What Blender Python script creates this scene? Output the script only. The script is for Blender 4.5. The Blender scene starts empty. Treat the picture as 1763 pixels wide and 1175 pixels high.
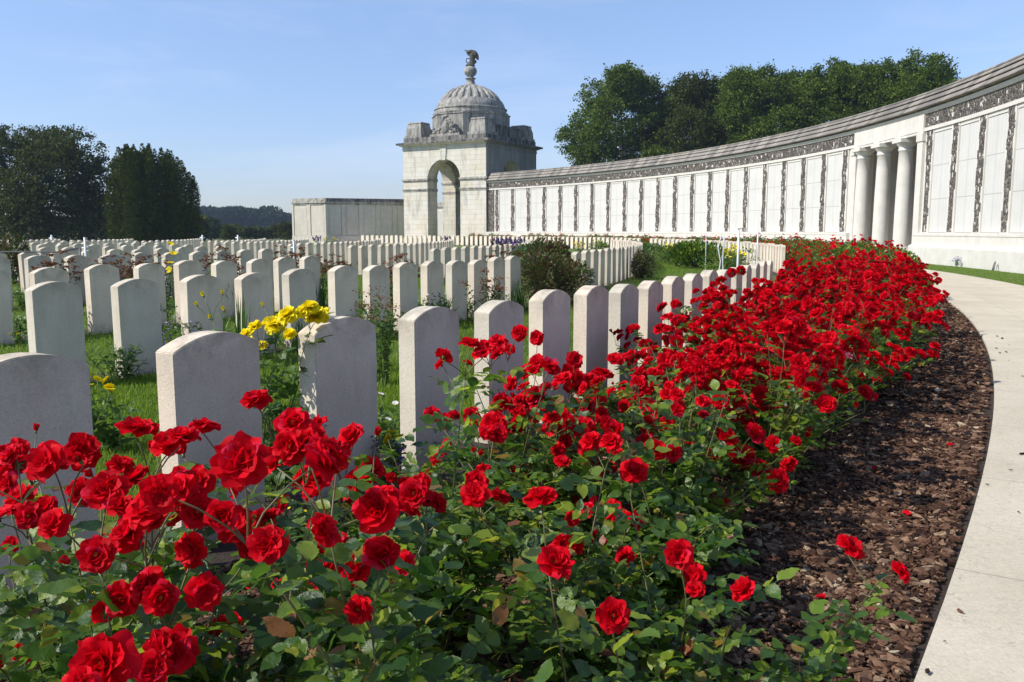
import bpy, bmesh, math, random
import numpy as np
from mathutils import Vector, Matrix
R = math.radians
rng = np.random.default_rng(7)
random.seed(7)
scene = bpy.context.scene
COL = scene.collection
# ------------------------------------------------------------------ camera
F, HOR, CAMH, CX, CY = 1480.0, 398.0, 1.2, 881.5, 587.5
PITCH = math.atan((CY - HOR) / F)
cam_d = bpy.data.cameras.new("camera"); cam = bpy.data.objects.new("camera", cam_d); COL.objects.link(cam)
cam_d.sensor_width = 36; cam_d.lens = F / 1763 * 36; cam_d.clip_start = 0.05; cam_d.clip_end = 6000
cam.location = (0, 0, CAMH); cam.rotation_euler = (math.pi / 2 - PITCH, 0, 0)
scene.camera = cam
def at(px, py, d):
    """point seen at a photo position, d metres ahead"""
    u = (px - CX) / F; v = -(py - CY) / F
    r = Vector((u, math.cos(PITCH) + v * math.sin(PITCH), -math.sin(PITCH) + v * math.cos(PITCH)))
    return Vector((0, 0, CAMH)) + r * (d / r.y)
CC = np.array([-50.0, 36.0])           # common centre of every row, path and wall
def pol(rad, deg, z=0.0):
    a = R(deg); return Vector((CC[0] + rad * math.cos(a), CC[1] + rad * math.sin(a), z))
# ------------------------------------------------------------------ world + sun
w = bpy.data.worlds.new("World"); scene.world = w; w.use_nodes = True
nt = w.node_tree; nt.nodes.clear()
sky = nt.nodes.new("ShaderNodeTexSky"); sky.sky_type = 'NISHITA'; sky.sun_disc = False
SUN = Vector((-0.955, -0.297, 0)).normalized(); EL = R(43)
sky.sun_elevation = EL; sky.sun_rotation = math.atan2(SUN.x, SUN.y) % (2 * math.pi)
sky.air_density = 1.0; sky.dust_density = 0.35; sky.ozone_density = 3.0; sky.altitude = 50
bg = nt.nodes.new("ShaderNodeBackground"); bg.inputs[1].default_value = 0.13
out = nt.nodes.new("ShaderNodeOutputWorld")
tcw = nt.nodes.new("ShaderNodeTexCoord"); mpw = nt.nodes.new("ShaderNodeMapping"); mpw.inputs['Scale'].default_value = (1.2, 1.2, 7.0); mpw.inputs['Rotation'].default_value = (0, 0.12, 0.3)
nzw = nt.nodes.new("ShaderNodeTexNoise"); nzw.inputs['Scale'].default_value = 1.6; nzw.inputs['Detail'].default_value = 8; nzw.inputs['Roughness'].default_value = 0.62; nzw.inputs['Distortion'].default_value = 0.5
rpw = nt.nodes.new("ShaderNodeValToRGB"); rpw.color_ramp.elements[0].position = 0.5; rpw.color_ramp.elements[1].position = 0.85; rpw.color_ramp.elements[0].color = (0, 0, 0, 1); rpw.color_ramp.elements[1].color = (0.30, 0.30, 0.30, 1)
nt.links.new(tcw.outputs['Generated'], mpw.inputs[0]); nt.links.new(mpw.outputs[0], nzw.inputs['Vector']); nt.links.new(nzw.outputs[0], rpw.inputs[0])
tnt = nt.nodes.new("ShaderNodeMix"); tnt.data_type = 'RGBA'; tnt.blend_type = 'MULTIPLY'; tnt.inputs[0].default_value = 1.0; tnt.inputs[7].default_value = (1.03, 0.97, 1.0, 1)
cld = nt.nodes.new("ShaderNodeMix"); cld.data_type = 'RGBA'; cld.inputs[7].default_value = (5.2, 5.3, 6.2, 1)
sxw = nt.nodes.new("ShaderNodeSeparateXYZ"); nt.links.new(tcw.outputs['Generated'], sxw.inputs[0]); hzr = nt.nodes.new("ShaderNodeValToRGB"); hzr.color_ramp.elements[0].position = 0.0; hzr.color_ramp.elements[1].position = 0.30; hzr.color_ramp.elements[0].color = (0.56, 0.61, 0.76, 1); hzr.color_ramp.elements[1].color = (1, 1, 1, 1)
hm = nt.nodes.new("ShaderNodeMix"); hm.data_type = 'RGBA'; hm.blend_type = 'MULTIPLY'; hm.inputs[0].default_value = 1.0; nt.links.new(sxw.outputs[2], hzr.inputs[0]); nt.links.new(sky.outputs[0], hm.inputs[6]); nt.links.new(hzr.outputs[0], hm.inputs[7])
nt.links.new(hm.outputs[2], tnt.inputs[6]); nt.links.new(tnt.outputs[2], cld.inputs[6]); nt.links.new(rpw.outputs[0], cld.inputs[0])
nt.links.new(cld.outputs[2], bg.inputs[0]); nt.links.new(bg.outputs[0], out.inputs[0])
sl = bpy.data.lights.new("sun", 'SUN'); sl.energy = 3.8; sl.angle = R(0.5); sl.color = (1.0, 0.955, 0.88)
so = bpy.data.objects.new("sun", sl); COL.objects.link(so)
sd = Vector((SUN.x * math.cos(EL), SUN.y * math.cos(EL), math.sin(EL)))
so.rotation_euler = sd.to_track_quat('Z', 'Y').to_euler(); so.location = (-30, -10, 40)
scene.view_settings.view_transform = 'Standard'; scene.view_settings.look = 'None'
scene.view_settings.gamma = 1; scene.view_settings.exposure = 0.58
scene.cycles.max_bounces = 8; scene.cycles.transparent_max_bounces = 6
scene.cycles.use_denoising = True
# ------------------------------------------------------------------ materials
MATS = {}
class NT:
    def __init__(s, name):
        s.m = bpy.data.materials.new(name); s.m.use_nodes = True; s.t = s.m.node_tree
        s.b = s.t.nodes["Principled BSDF"]; s.o = s.t.nodes["Material Output"]; MATS[name] = s.m
    def n(s, typ, **k):
        x = s.t.nodes.new(typ)
        for a, v in k.items(): setattr(x, a, v)
        return x
    def l(s, a, b): s.t.links.new(a, b)
    def coord(s, kind='Object', scale=(1, 1, 1), rand=False):
        tc = s.n("ShaderNodeTexCoord"); mp = s.n("ShaderNodeMapping"); mp.inputs['Scale'].default_value = scale
        s.l(tc.outputs[kind], mp.inputs[0])
        if rand:
            oi = s.n("ShaderNodeObjectInfo"); mu = s.n("ShaderNodeVectorMath", operation='MULTIPLY_ADD')
            mu.inputs[1].default_value = (37.1, 19.3, 11.7)
            cb = s.n("ShaderNodeCombineXYZ")
            for i in range(3): s.l(oi.outputs['Random'], cb.inputs[i])
            s.l(cb.outputs[0], mu.inputs[0]); s.l(mp.outputs[0], mu.inputs[2]); return mu.outputs[0]
        return mp.outputs[0]
    def noise(s, vec, scale, detail=5, rough=0.55, dist=0):
        x = s.n("ShaderNodeTexNoise"); x.inputs['Scale'].default_value = scale; x.inputs['Detail'].default_value = detail
        x.inputs['Roughness'].default_value = rough; x.inputs['Distortion'].default_value = dist
        s.l(vec, x.inputs['Vector']); return x.outputs[0]
    def ramp(s, fac, stops, interp='LINEAR'):
        x = s.n("ShaderNodeValToRGB"); x.color_ramp.interpolation = interp; e = x.color_ramp.elements
        while len(e) < len(stops): e.new(0.5)
        for i, (p, c) in enumerate(stops):
            e[i].position = p; e[i].color = (*c, 1) if len(c) == 3 else c
        s.l(fac, x.inputs[0]); return x.outputs[0]
    def mix(s, f, a, b, mode='MIX'):
        x = s.n("ShaderNodeMix", data_type='RGBA', blend_type=mode)
        for i, v in ((0, f), (6, a), (7, b)):
            if hasattr(v, 'is_output') or hasattr(v, 'links'): s.l(v, x.inputs[i])
            else: x.inputs[i].default_value = v if i == 0 else (*v, 1)
        return x.outputs[2]
    def bump(s, hgt, strength, dist=0.01, prev=None):
        x = s.n("ShaderNodeBump"); x.inputs['Strength'].default_value = strength; x.inputs['Distance'].default_value = dist
        s.l(hgt, x.inputs['Height'])
        if prev is not None: s.l(prev, x.inputs['Normal'])
        s.l(x.outputs[0], s.b.inputs['Normal']); return x.outputs[0]
    def col(s, c): s.l(c, s.b.inputs['Base Color'])
    def rough(s, v): s.b.inputs['Roughness'].default_value = v
G = lambda v: (v, v, v)

def mk_stone(name, a, b, stain, stain_amt=0.5, sc=1.0, bump=0.3, bd=0.004, rand=False, streak=(1, 1, 0.12), srange=(0.5, 0.72)):
    m = NT(name); v = m.coord('Object', rand=rand)
    base = m.ramp(m.noise(v, 2.2 * sc, 6, 0.6), [(0.3, a), (0.7, b)])
    fine = m.ramp(m.noise(v, 55 * sc, 4, 0.7), [(0.3, G(0.82)), (0.65, G(1.06))])
    c = m.mix(1.0, base, fine, 'MULTIPLY')
    v2 = m.coord('Object', scale=streak, rand=rand)
    st = m.ramp(m.noise(v2, 3.0 * sc, 8, 0.68, 0.4), [(srange[0], G(0)), (srange[1], G(1))])
    mu = m.n("ShaderNodeMath", operation='MULTIPLY'); m.l(st, mu.inputs[0]); mu.inputs[1].default_value = stain_amt
    c = m.mix(mu.outputs[0], c, stain)
    m.col(c); m.rough(0.85); m.b.inputs['Specular IOR Level'].default_value = 0.25
    p = m.bump(m.noise(v, 90 * sc, 5, 0.7), bump, bd)
    return m
mk_stone("low_wall_stone", (0.56, 0.51, 0.42), (0.66, 0.61, 0.52), (0.33, 0.30, 0.25), 0.4)
mk_stone("dome_stone", (0.34, 0.32, 0.28), (0.55, 0.52, 0.455), (0.07, 0.07, 0.07), 0.8, srange=(0.36, 0.62))
mk_stone("wall_stone", (0.58, 0.55, 0.485), (0.68, 0.65, 0.585), (0.42, 0.40, 0.35), 0.35)
mk_stone("weathered_stone", (0.40, 0.37, 0.31), (0.58, 0.55, 0.48), (0.07, 0.068, 0.062), 0.8, srange=(0.40, 0.66))
mk_stone("sooty_stone", (0.22, 0.205, 0.18), (0.38, 0.355, 0.31), (0.035, 0.035, 0.035), 0.9, srange=(0.36, 0.6))
mk_stone("bronze_stone", (0.09, 0.08, 0.055), (0.18, 0.16, 0.115), (0.04, 0.04, 0.035), 0.8, srange=(0.4, 0.6))
mk_stone("grey_stone", (0.36, 0.35, 0.32), (0.46, 0.45, 0.41), (0.22, 0.21, 0.19), 0.5)

# tower masonry: coursed blocks
m = NT("ashlar_stone"); v = m.coord('Object')
sx = m.n("ShaderNodeSeparateXYZ"); m.l(v, sx.inputs[0]); ad = m.n("ShaderNodeMath", operation='ADD')
m.l(sx.outputs[0], ad.inputs[0]); m.l(sx.outputs[1], ad.inputs[1]); cb = m.n("ShaderNodeCombineXYZ")
m.l(ad.outputs[0], cb.inputs[0]); m.l(sx.outputs[2], cb.inputs[1])
br = m.n("ShaderNodeTexBrick"); m.l(cb.outputs[0], br.inputs[0]); br.inputs['Scale'].default_value = 1.0
br.inputs['Mortar Size'].default_value = 0.018; br.inputs['Brick Width'].default_value = 1.15; br.inputs['Row Height'].default_value = 0.46
br.inputs['Color1'].default_value = (0.55, 0.50, 0.40, 1); br.inputs['Color2'].default_value = (0.64, 0.61, 0.53, 1); br.inputs['Mortar'].default_value = (0.30, 0.26, 0.20, 1)
c = m.mix(0.5, br.outputs[0], m.ramp(m.noise(v, 0.8, 6), [(0.35, (0.62, 0.55, 0.40)), (0.65, (0.68, 0.66, 0.60))]))
v2 = m.coord('Object', scale=(1, 1, 0.25))
c = m.mix(m.ramp(m.noise(v2, 1.6, 8, 0.7), [(0.5, G(0)), (0.74, G(0.8))]), c, (0.19, 0.18, 0.155))
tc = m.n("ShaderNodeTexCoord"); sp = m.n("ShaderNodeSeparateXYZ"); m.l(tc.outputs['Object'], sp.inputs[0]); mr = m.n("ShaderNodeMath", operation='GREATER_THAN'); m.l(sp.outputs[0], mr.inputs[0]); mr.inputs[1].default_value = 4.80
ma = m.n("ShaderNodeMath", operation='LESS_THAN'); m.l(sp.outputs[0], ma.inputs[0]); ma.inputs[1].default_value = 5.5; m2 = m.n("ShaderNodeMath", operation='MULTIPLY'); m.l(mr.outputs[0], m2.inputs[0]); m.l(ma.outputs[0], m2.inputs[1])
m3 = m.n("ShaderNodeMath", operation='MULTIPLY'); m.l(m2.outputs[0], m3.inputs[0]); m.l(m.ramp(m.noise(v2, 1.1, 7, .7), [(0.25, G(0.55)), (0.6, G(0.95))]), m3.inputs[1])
c = m.mix(m3.outputs[0], c, (0.19, 0.19, 0.185))      # shade of the tower's right face, put blotchily into the stone colour
m.col(c); m.rough(0.88); m.bump(m.noise(v, 30, 5), 0.3, 0.01)

# headstones
m = NT("headstone_stone"); v = m.coord('Object', rand=True)
oi = m.n("ShaderNodeObjectInfo")
base = m.ramp(m.noise(v, 4.0, 6, 0.6), [(0.3, (0.68, 0.60, 0.485)), (0.7, (0.77, 0.70, 0.585))])
tint = m.ramp(oi.outputs['Random'], [(0.0, (0.84, 0.85, 0.83)), (0.3, (0.98, 0.96, 0.92)), (0.6, (1.03, 1.0, 0.95)), (1, (0.95, 0.885, 0.84))])
c = m.mix(1, base, tint, 'MULTIPLY')
tc = m.n("ShaderNodeTexCoord"); sz = m.n("ShaderNodeSeparateXYZ"); m.l(tc.outputs['Object'], sz.inputs[0])
# algae / lichen darkening near the head of the stone, its own ragged shape
top = m.ramp(sz.outputs[2], [(0.62, G(0)), (0.82, G(1))])
al = m.n("ShaderNodeMath", operation='MULTIPLY'); m.l(top, al.inputs[0])
m.l(m.ramp(m.noise(v, 6, 8, 0.7, 0.6), [(0.38, G(0)), (0.64, G(0.75))]), al.inputs[1])
c = m.mix(al.outputs[0], c, (0.27, 0.24, 0.17))
low = m.ramp(sz.outputs[2], [(0.0, G(0.85)), (0.16, G(0))])
al2 = m.n("ShaderNodeMath", operation='MULTIPLY'); m.l(low, al2.inputs[0]); m.l(m.ramp(m.noise(v, 9, 6), [(0.35, G(0)), (0.6, G(0.9))]), al2.inputs[1])
c = m.mix(al2.outputs[0], c, (0.23, 0.19, 0.12))
vst = m.coord('Object', scale=(1, 1, .14), rand=True); c = m.mix(m.ramp(m.noise(vst, 9, 7, .7, .5), [(0.5, G(0)), (0.8, G(0.4))]), c, (0.36, 0.33, 0.27))
c = m.mix(1, c, m.ramp(m.noise(v, 160, 3, 0.7), [(0.3, G(0.84)), (0.6, G(1.04))]), 'MULTIPLY')
# small dark pits
vo = m.n("ShaderNodeTexVoronoi"); m.l(v, vo.inputs['Vector']); vo.inputs['Scale'].default_value = 26
c = m.mix(m.ramp(vo.outputs['Distance'], [(0.03, G(0.55)), (0.1, G(0))]), c, (0.2, 0.19, 0.16))
m.col(c); m.rough(0.9); m.b.inputs['Specular IOR Level'].default_value = 0.2
gm = m.n("ShaderNodeNewGeometry")
p = m.bump(m.noise(v, 48, 6, 0.72, 0.8), 0.55, 0.006)
m.bump(m.noise(v, 260, 3, 0.7), 0.5, 0.002, p)

# flint
m = NT("flint"); v = m.coord('Object')
vo = m.n("ShaderNodeTexVoronoi"); m.l(v, vo.inputs['Vector']); vo.inputs['Scale'].default_value = 9.5; vo.inputs['Randomness'].default_value = 1
vc = m.n("ShaderNodeSeparateColor"); m.l(vo.outputs['Color'], vc.inputs[0])
c = m.ramp(vc.outputs[0], [(0.0, (0.035, 0.032, 0.03)), (0.4, (0.075, 0.065, 0.055)), (0.7, (0.13, 0.10, 0.072)), (0.88, (0.22, 0.20, 0.175)), (0.98, (0.46, 0.42, 0.36))])
vd = m.n("ShaderNodeTexVoronoi", feature='DISTANCE_TO_EDGE'); m.l(v, vd.inputs['Vector']); vd.inputs['Scale'].default_value = 9.5
c = m.mix(m.ramp(vd.outputs['Distance'], [(0.02, G(0.75)), (0.09, G(0))]), c, (0.19, 0.165, 0.13))
m.col(c); m.rough(0.5); m.bump(m.ramp(vd.outputs['Distance'], [(0, G(0)), (0.3, G(1))]), 0.9, 0.05)

# name tablets: columns of tiny engraved names, seen only as faint lines
m = NT("tablet_stone"); tc = m.n("ShaderNodeTexCoord"); uv = tc.outputs['UV']; v = m.coord('Object')
sx = m.n("ShaderNodeSeparateXYZ"); m.l(uv, sx.inputs[0])
wv = m.n("ShaderNodeTexWave", bands_direction='X'); m.l(uv, wv.inputs[0]); wv.inputs['Scale'].default_value = 1.5; wv.inputs['Distortion'].default_value = 0.25
rw = m.n("ShaderNodeTexWave", bands_direction='Y'); m.l(uv, rw.inputs[0]); rw.inputs['Scale'].default_value = 12; rw.inputs['Distortion'].default_value = 1.2; rw.inputs['Detail Scale'].default_value = 9
mu = m.n("ShaderNodeMath", operation='MULTIPLY'); m.l(m.ramp(wv.outputs[1], [(0.35, G(0)), (0.6, G(1))]), mu.inputs[0]); m.l(m.ramp(rw.outputs[1], [(0.3, G(0.06)), (0.8, G(0.24))]), mu.inputs[1])
base = m.ramp(m.noise(v, 1.3, 5), [(0.3, (0.54, 0.525, 0.485)), (0.7, (0.60, 0.585, 0.54))])
bj = m.n("ShaderNodeTexBrick"); m.l(uv, bj.inputs[0]); bj.inputs['Scale'].default_value = 1; bj.offset = 0; bj.inputs['Brick Width'].default_value = 6.0; bj.inputs['Row Height'].default_value = 1.24; bj.inputs['Mortar Size'].default_value = 0.012
m.col(m.mix(bj.outputs[1], m.mix(mu.outputs[0], base, (0.40, 0.40, 0.385)), (0.34, 0.33, 0.29))); m.rough(0.75); m.bump(m.noise(v, 60, 4), 0.15, 0.003)

# stone roof tiles (UV = metres along the wall, metres up the slope)
m = NT("roof_slabs"); tc = m.n("ShaderNodeTexCoord"); v = m.coord('Object')
br = m.n("ShaderNodeTexBrick"); m.l(tc.outputs['UV'], br.inputs[0]); br.inputs['Scale'].default_value = 1
br.inputs['Brick Width'].default_value = 0.46; br.inputs['Row Height'].default_value = 3.0; br.inputs['Mortar Size'].default_value = 0.022; br.offset = 0.0
br.inputs['Color1'].default_value = (0.13, 0.12, 0.105, 1); br.inputs['Color2'].default_value = (0.34, 0.30, 0.25, 1); br.inputs['Mortar'].default_value = (0.09, 0.085, 0.075, 1)
c = m.mix(0.25, br.outputs[0], m.ramp(m.noise(v, 1.4, 7, 0.65), [(0.3, (0.11, 0.105, 0.09)), (0.5, (0.22, 0.205, 0.18)), (0.7, (0.33, 0.275, 0.20))]))
m.col(m.mix(m.ramp(m.noise(v, 9, 6, 0.7), [(0.55, G(0)), (0.75, G(0.5))]), c, (0.10, 0.10, 0.075))); m.rough(0.85); m.bump(m.noise(v, 20, 6, 0.7), 0.5, 0.02)

# paving
m = NT("paving"); tc = m.n("ShaderNodeTexCoord"); v = m.coord('Object')
br = m.n("ShaderNodeTexBrick"); m.l(tc.outputs['UV'], br.inputs[0]); br.inputs['Scale'].default_value = 1; br.offset = 0.37; br.squash = 1.0
br.inputs['Brick Width'].default_value = 1.35; br.inputs['Row Height'].default_value = 0.735; br.inputs['Mortar Size'].default_value = 0.007; br.inputs['Mortar Smooth'].default_value = 0.3
br.inputs['Color1'].default_value = (0.54, 0.47, 0.345, 1); br.inputs['Color2'].default_value = (0.60, 0.53, 0.39, 1); br.inputs['Mortar'].default_value = (0.33, 0.29, 0.22, 1)
c = m.mix(0.55, br.outputs[0], m.ramp(m.noise(v, 1.3, 7, 0.6), [(0.3, (0.42, 0.37, 0.275)), (0.7, (0.62, 0.56, 0.445))]))
c = m.mix(1, c, m.ramp(m.noise(v, 70, 4, 0.8), [(0.25, G(0.78)), (0.6, G(1.04))]), 'MULTIPLY')
spk = m.ramp(m.noise(v, 34, 5, 0.95, 1.2), [(0.55, G(0)), (0.64, G(0.85))]); cl = m.ramp(m.noise(v, 2.4, 4), [(0.36, G(0.1)), (0.58, G(1))])
mu = m.n("ShaderNodeMath", operation='MULTIPLY'); m.l(spk, mu.inputs[0]); m.l(cl, mu.inputs[1])
c = m.mix(mu.outputs[0], c, (0.14, 0.13, 0.105))
m.col(c); m.rough(0.85)
p = m.bump(br.outputs[1], 0.5, -0.004); m.bump(m.noise(v, 85, 5, 0.75), 0.55, 0.004, p)

m = NT("lawn"); v = m.coord('Object')
c = m.ramp(m.noise(v, 1.1, 7, 0.65), [(0.3, (0.070, 0.125, 0.012)), (0.55, (0.11, 0.18, 0.016)), (0.75, (0.16, 0.23, 0.028))])
c = m.mix(1, c, m.ramp(m.noise(v, 60, 5, 0.8), [(0.3, G(0.5)), (0.65, G(1.25))]), 'MULTIPLY')
m.col(c); m.rough(0.9); m.bump(m.noise(v, 120, 4, 0.8), 1.0, 0.03)
m = NT("field"); v = m.coord('Object', scale=(0.02, 0.02, 0.02))
m.col(m.ramp(m.noise(v, 1.0, 5), [(0.4, (0.06, 0.11, 0.025)), (0.6, (0.16, 0.15, 0.06))])); m.rough(0.95)
m = NT("soil"); v = m.coord('Object')
m.col(m.ramp(m.noise(v, 30, 7, 0.8), [(0.3, (0.022, 0.014, 0.009)), (0.55, (0.07, 0.045, 0.03)), (0.75, (0.13, 0.09, 0.06))])); m.rough(0.95); m.bump(m.noise(v, 40, 7, 0.8), 1.0, 0.05)
def island_mat(name, stops, rough, transl=None, spec=0.5, grad=None, bump=None, tscale=1.0, coat=0):
    m = NT(name); g = m.n("ShaderNodeNewGeometry"); oi = m.n("ShaderNodeObjectInfo")
    mm = m.n("ShaderNodeMath", operation='ADD'); m.l(g.outputs['Random Per Island'], mm.inputs[0]); m.l(oi.outputs['Random'], mm.inputs[1])
    fr = m.n("ShaderNodeMath", operation='FRACT'); m.l(mm.outputs[0], fr.inputs[0])
    c = m.ramp(fr.outputs[0], stops)
    if grad: c = m.mix(1, c, m.ramp(m.noise(m.coord('Object'), grad, 4), [(0.3, G(0.7)), (0.7, G(1.2))]), 'MULTIPLY')
    m.col(c); m.rough(rough); m.b.inputs['Specular IOR Level'].default_value = spec
    if coat: m.b.inputs['Coat Weight'].default_value = coat; m.b.inputs['Coat Roughness'].default_value = 0.25
    if bump: m.bump(m.noise(m.coord('Object'), bump[0], 5, 0.7), bump[1], bump[2])
    if transl:
        t = m.n("ShaderNodeBsdfTranslucent"); mx = m.n("ShaderNodeMixShader"); mx.inputs[0].default_value = transl
        hs = m.n("ShaderNodeHueSaturation"); hs.inputs['Value'].default_value = tscale; m.l(c, hs.inputs['Color']); m.l(hs.outputs[0], t.inputs[0])
        m.l(m.b.outputs[0], mx.inputs[1]); m.l(t.outputs[0], mx.inputs[2]); m.l(mx.outputs[0], m.o.inputs[0])
    return m
island_mat("bark_chip", [(0, (0.022, 0.010, 0.006)), (0.35, (0.062, 0.029, 0.016)), (0.65, (0.12, 0.060, 0.034)), (0.9, (0.20, 0.118, 0.072)), (0.985, (0.30, 0.21, 0.13)), (1, (0.5, 0.41, 0.27))], 0.8, None, 0.2, grad=60, bump=(180, 0.6, 0.004))
island_mat("red_petal", [(0, (0.42, 0.0008, 0.007)), (0.5, (0.62, 0.0012, 0.011)), (0.93, (0.74, 0.003, 0.016)), (1, (0.68, 0.02, 0.07))], 0.6, 0.38, 0.10, tscale=1.3)
island_mat("pink_petal", [(0, (0.55, 0.03, 0.12)), (1, (0.75, 0.35, 0.42))], 0.6, 0.35, 0.1)
island_mat("yellow_petal", [(0, (0.84, 0.66, 0.004)), (1, (0.88, 0.80, 0.02))], 0.5, 0.35, 0.2, tscale=1.2)
island_mat("purple_petal", [(0, (0.13, 0.05, 0.28)), (1, (0.22, 0.10, 0.42))], 0.6, 0.25, 0.2)
island_mat("white_petal", [(0, (0.6, 0.6, 0.55)), (1, (0.75, 0.72, 0.7))], 0.6, 0.25, 0.2)
island_mat("brown_petal", [(0, (0.16, 0.055, 0.028)), (1, (0.28, 0.13, 0.06))], 0.8, 0.15, 0.2)
island_mat("plum_leaf", [(0, (0.045, 0.018, 0.016)), (0.6, (0.09, 0.035, 0.028)), (1, (0.06, 0.055, 0.02))], 0.55, 0.2, 0.35)
island_mat("shrub_leaf", [(0, (0.045, 0.075, 0.014)), (0.5, (0.08, 0.12, 0.02)), (0.72, (0.12, 0.07, 0.035)), (1, (0.17, 0.075, 0.05))], 0.55, 0.25, 0.35)
island_mat("rose_leaf", [(0, (0.018, 0.054, 0.008)), (0.4, (0.048, 0.105, 0.010)), (0.75, (0.105, 0.175, 0.014)), (0.95, (0.22, 0.28, 0.022)), (1, (0.20, 0.06, 0.025))], 0.35, 0.40, 0.6, bump=(70, 0.5, 0.006), tscale=2.4)
island_mat("herb_leaf", [(0, (0.035, 0.085, 0.014)), (0.6, (0.07, 0.14, 0.02)), (1, (0.13, 0.19, 0.03))], 0.5, 0.3, 0.4, tscale=1.8)
island_mat("grass_blade", [(0, (0.07, 0.14, 0.010)), (0.6, (0.14, 0.23, 0.014)), (1, (0.24, 0.31, 0.03))], 0.55, 0.4, 0.3, tscale=1.8)
island_mat("oak_leaf", [(0, (0.026, 0.042, 0.007)), (0.6, (0.055, 0.074, 0.011)), (1, (0.11, 0.12, 0.02))], 0.6, 0.2, 0.12, grad=0.5, tscale=1.5)
island_mat("maple_leaf", [(0, (0.035, 0.066, 0.008)), (0.6, (0.078, 0.13, 0.013)), (1, (0.17, 0.21, 0.025))], 0.6, 0.25, 0.15, grad=0.45, tscale=1.6)
island_mat("yew_leaf", [(0, (0.034, 0.052, 0.006)), (0.6, (0.066, 0.090, 0.009)), (1, (0.11, 0.135, 0.015))], 0.7, 0.12, 0.1, grad=1.0)
island_mat("wood_leaf", [(0, (0.020, 0.042, 0.018)), (0.6, (0.035, 0.066, 0.024)), (1, (0.06, 0.095, 0.035))], 0.7, 0.15, 0.3, grad=0.12)
m = NT("rose_stem"); v = m.coord('Object'); m.col(m.ramp(m.noise(v, 9, 3), [(0.35, (0.06, 0.095, 0.02)), (0.65, (0.13, 0.075, 0.03))])); m.rough(0.5)
m = NT("green_stem"); v = m.coord('Object'); m.col(m.ramp(m.noise(v, 9, 3), [(0.35, (0.07, 0.13, 0.025)), (0.65, (0.11, 0.17, 0.04))])); m.rough(0.5)
m = NT("tree_bark"); v = m.coord('Object', scale=(1, 1, 0.3)); m.col(m.ramp(m.noise(v, 8, 6), [(0.35, (0.035, 0.028, 0.02)), (0.65, (0.10, 0.08, 0.06))])); m.rough(0.9); m.bump(m.noise(v, 12, 5), 0.6, 0.05)
m = NT("white_paint"); v = m.coord('Object'); m.col(m.ramp(m.noise(v, 6, 3), [(0.3, (0.62, 0.63, 0.63)), (0.7, (0.75, 0.75, 0.75))])); m.rough(0.6)
m = NT("grey_metal"); v = m.coord('Object'); m.col(m.ramp(m.noise(v, 6, 3), [(0.3, (0.10, 0.10, 0.10)), (0.7, (0.2, 0.2, 0.2))])); m.rough(0.5)
m = NT("stamen"); v = m.coord('Object'); m.col(m.ramp(m.noise(v, 300, 2), [(0.3, (0.25, 0.10, 0.01)), (0.7, (0.7, 0.45, 0.05))])); m.rough(0.8)
# ------------------------------------------------------------------ mesh helpers
def mesh_np(name, V, F_, mats, smooth=False, mi=None, uv=None):
    """V (n,3), F_ list of (m,k) index arrays; mi list of material index per array"""
    me = bpy.data.meshes.new(name); V = np.asarray(V, dtype=np.float32)
    me.vertices.add(len(V)); me.vertices.foreach_set('co', V.ravel())
    F_ = [np.asarray(f, dtype=np.int32) for f in F_ if len(f)]
    loops = np.concatenate([f.ravel() for f in F_]); me.loops.add(len(loops)); me.loops.foreach_set('vertex_index', loops)
    tot = np.concatenate([np.full(len(f), f.shape[1], np.int32) for f in F_])
    st = np.concatenate([[0], np.cumsum(tot)[:-1]]).astype(np.int32)
    me.polygons.add(len(tot)); me.polygons.foreach_set('loop_start', st)
    if mi is not None: me.polygons.foreach_set('material_index', np.concatenate([np.full(len(f), i, np.int32) if np.isscalar(i) else np.asarray(i, np.int32) for f, i in zip(F_, mi)]))
    me.polygons.foreach_set('use_smooth', np.full(len(tot), bool(smooth)))
    for mm in (mats if isinstance(mats, (list, tuple)) else [mats]): me.materials.append(MATS[mm])
    if uv is not None:
        l = me.uv_layers.new(name='UVMap'); l.data.foreach_set('uv', np.asarray(uv, np.float32)[loops].ravel())
    me.update(calc_edges=True); me.validate(); return me
def link(name, me, parent=None, loc=None, **props):
    o = bpy.data.objects.new(name, me); COL.objects.link(o)
    if parent is not None: o.parent = parent
    if loc is not None: o.location = loc
    for k, v in props.items(): o[k] = v
    return o
def empty(name, loc, rz=0, **props):
    o = bpy.data.objects.new(name, None); COL.objects.link(o); o.location = loc; o.rotation_euler = (0, 0, rz)
    for k, v in props.items(): o[k] = v
    return o
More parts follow.
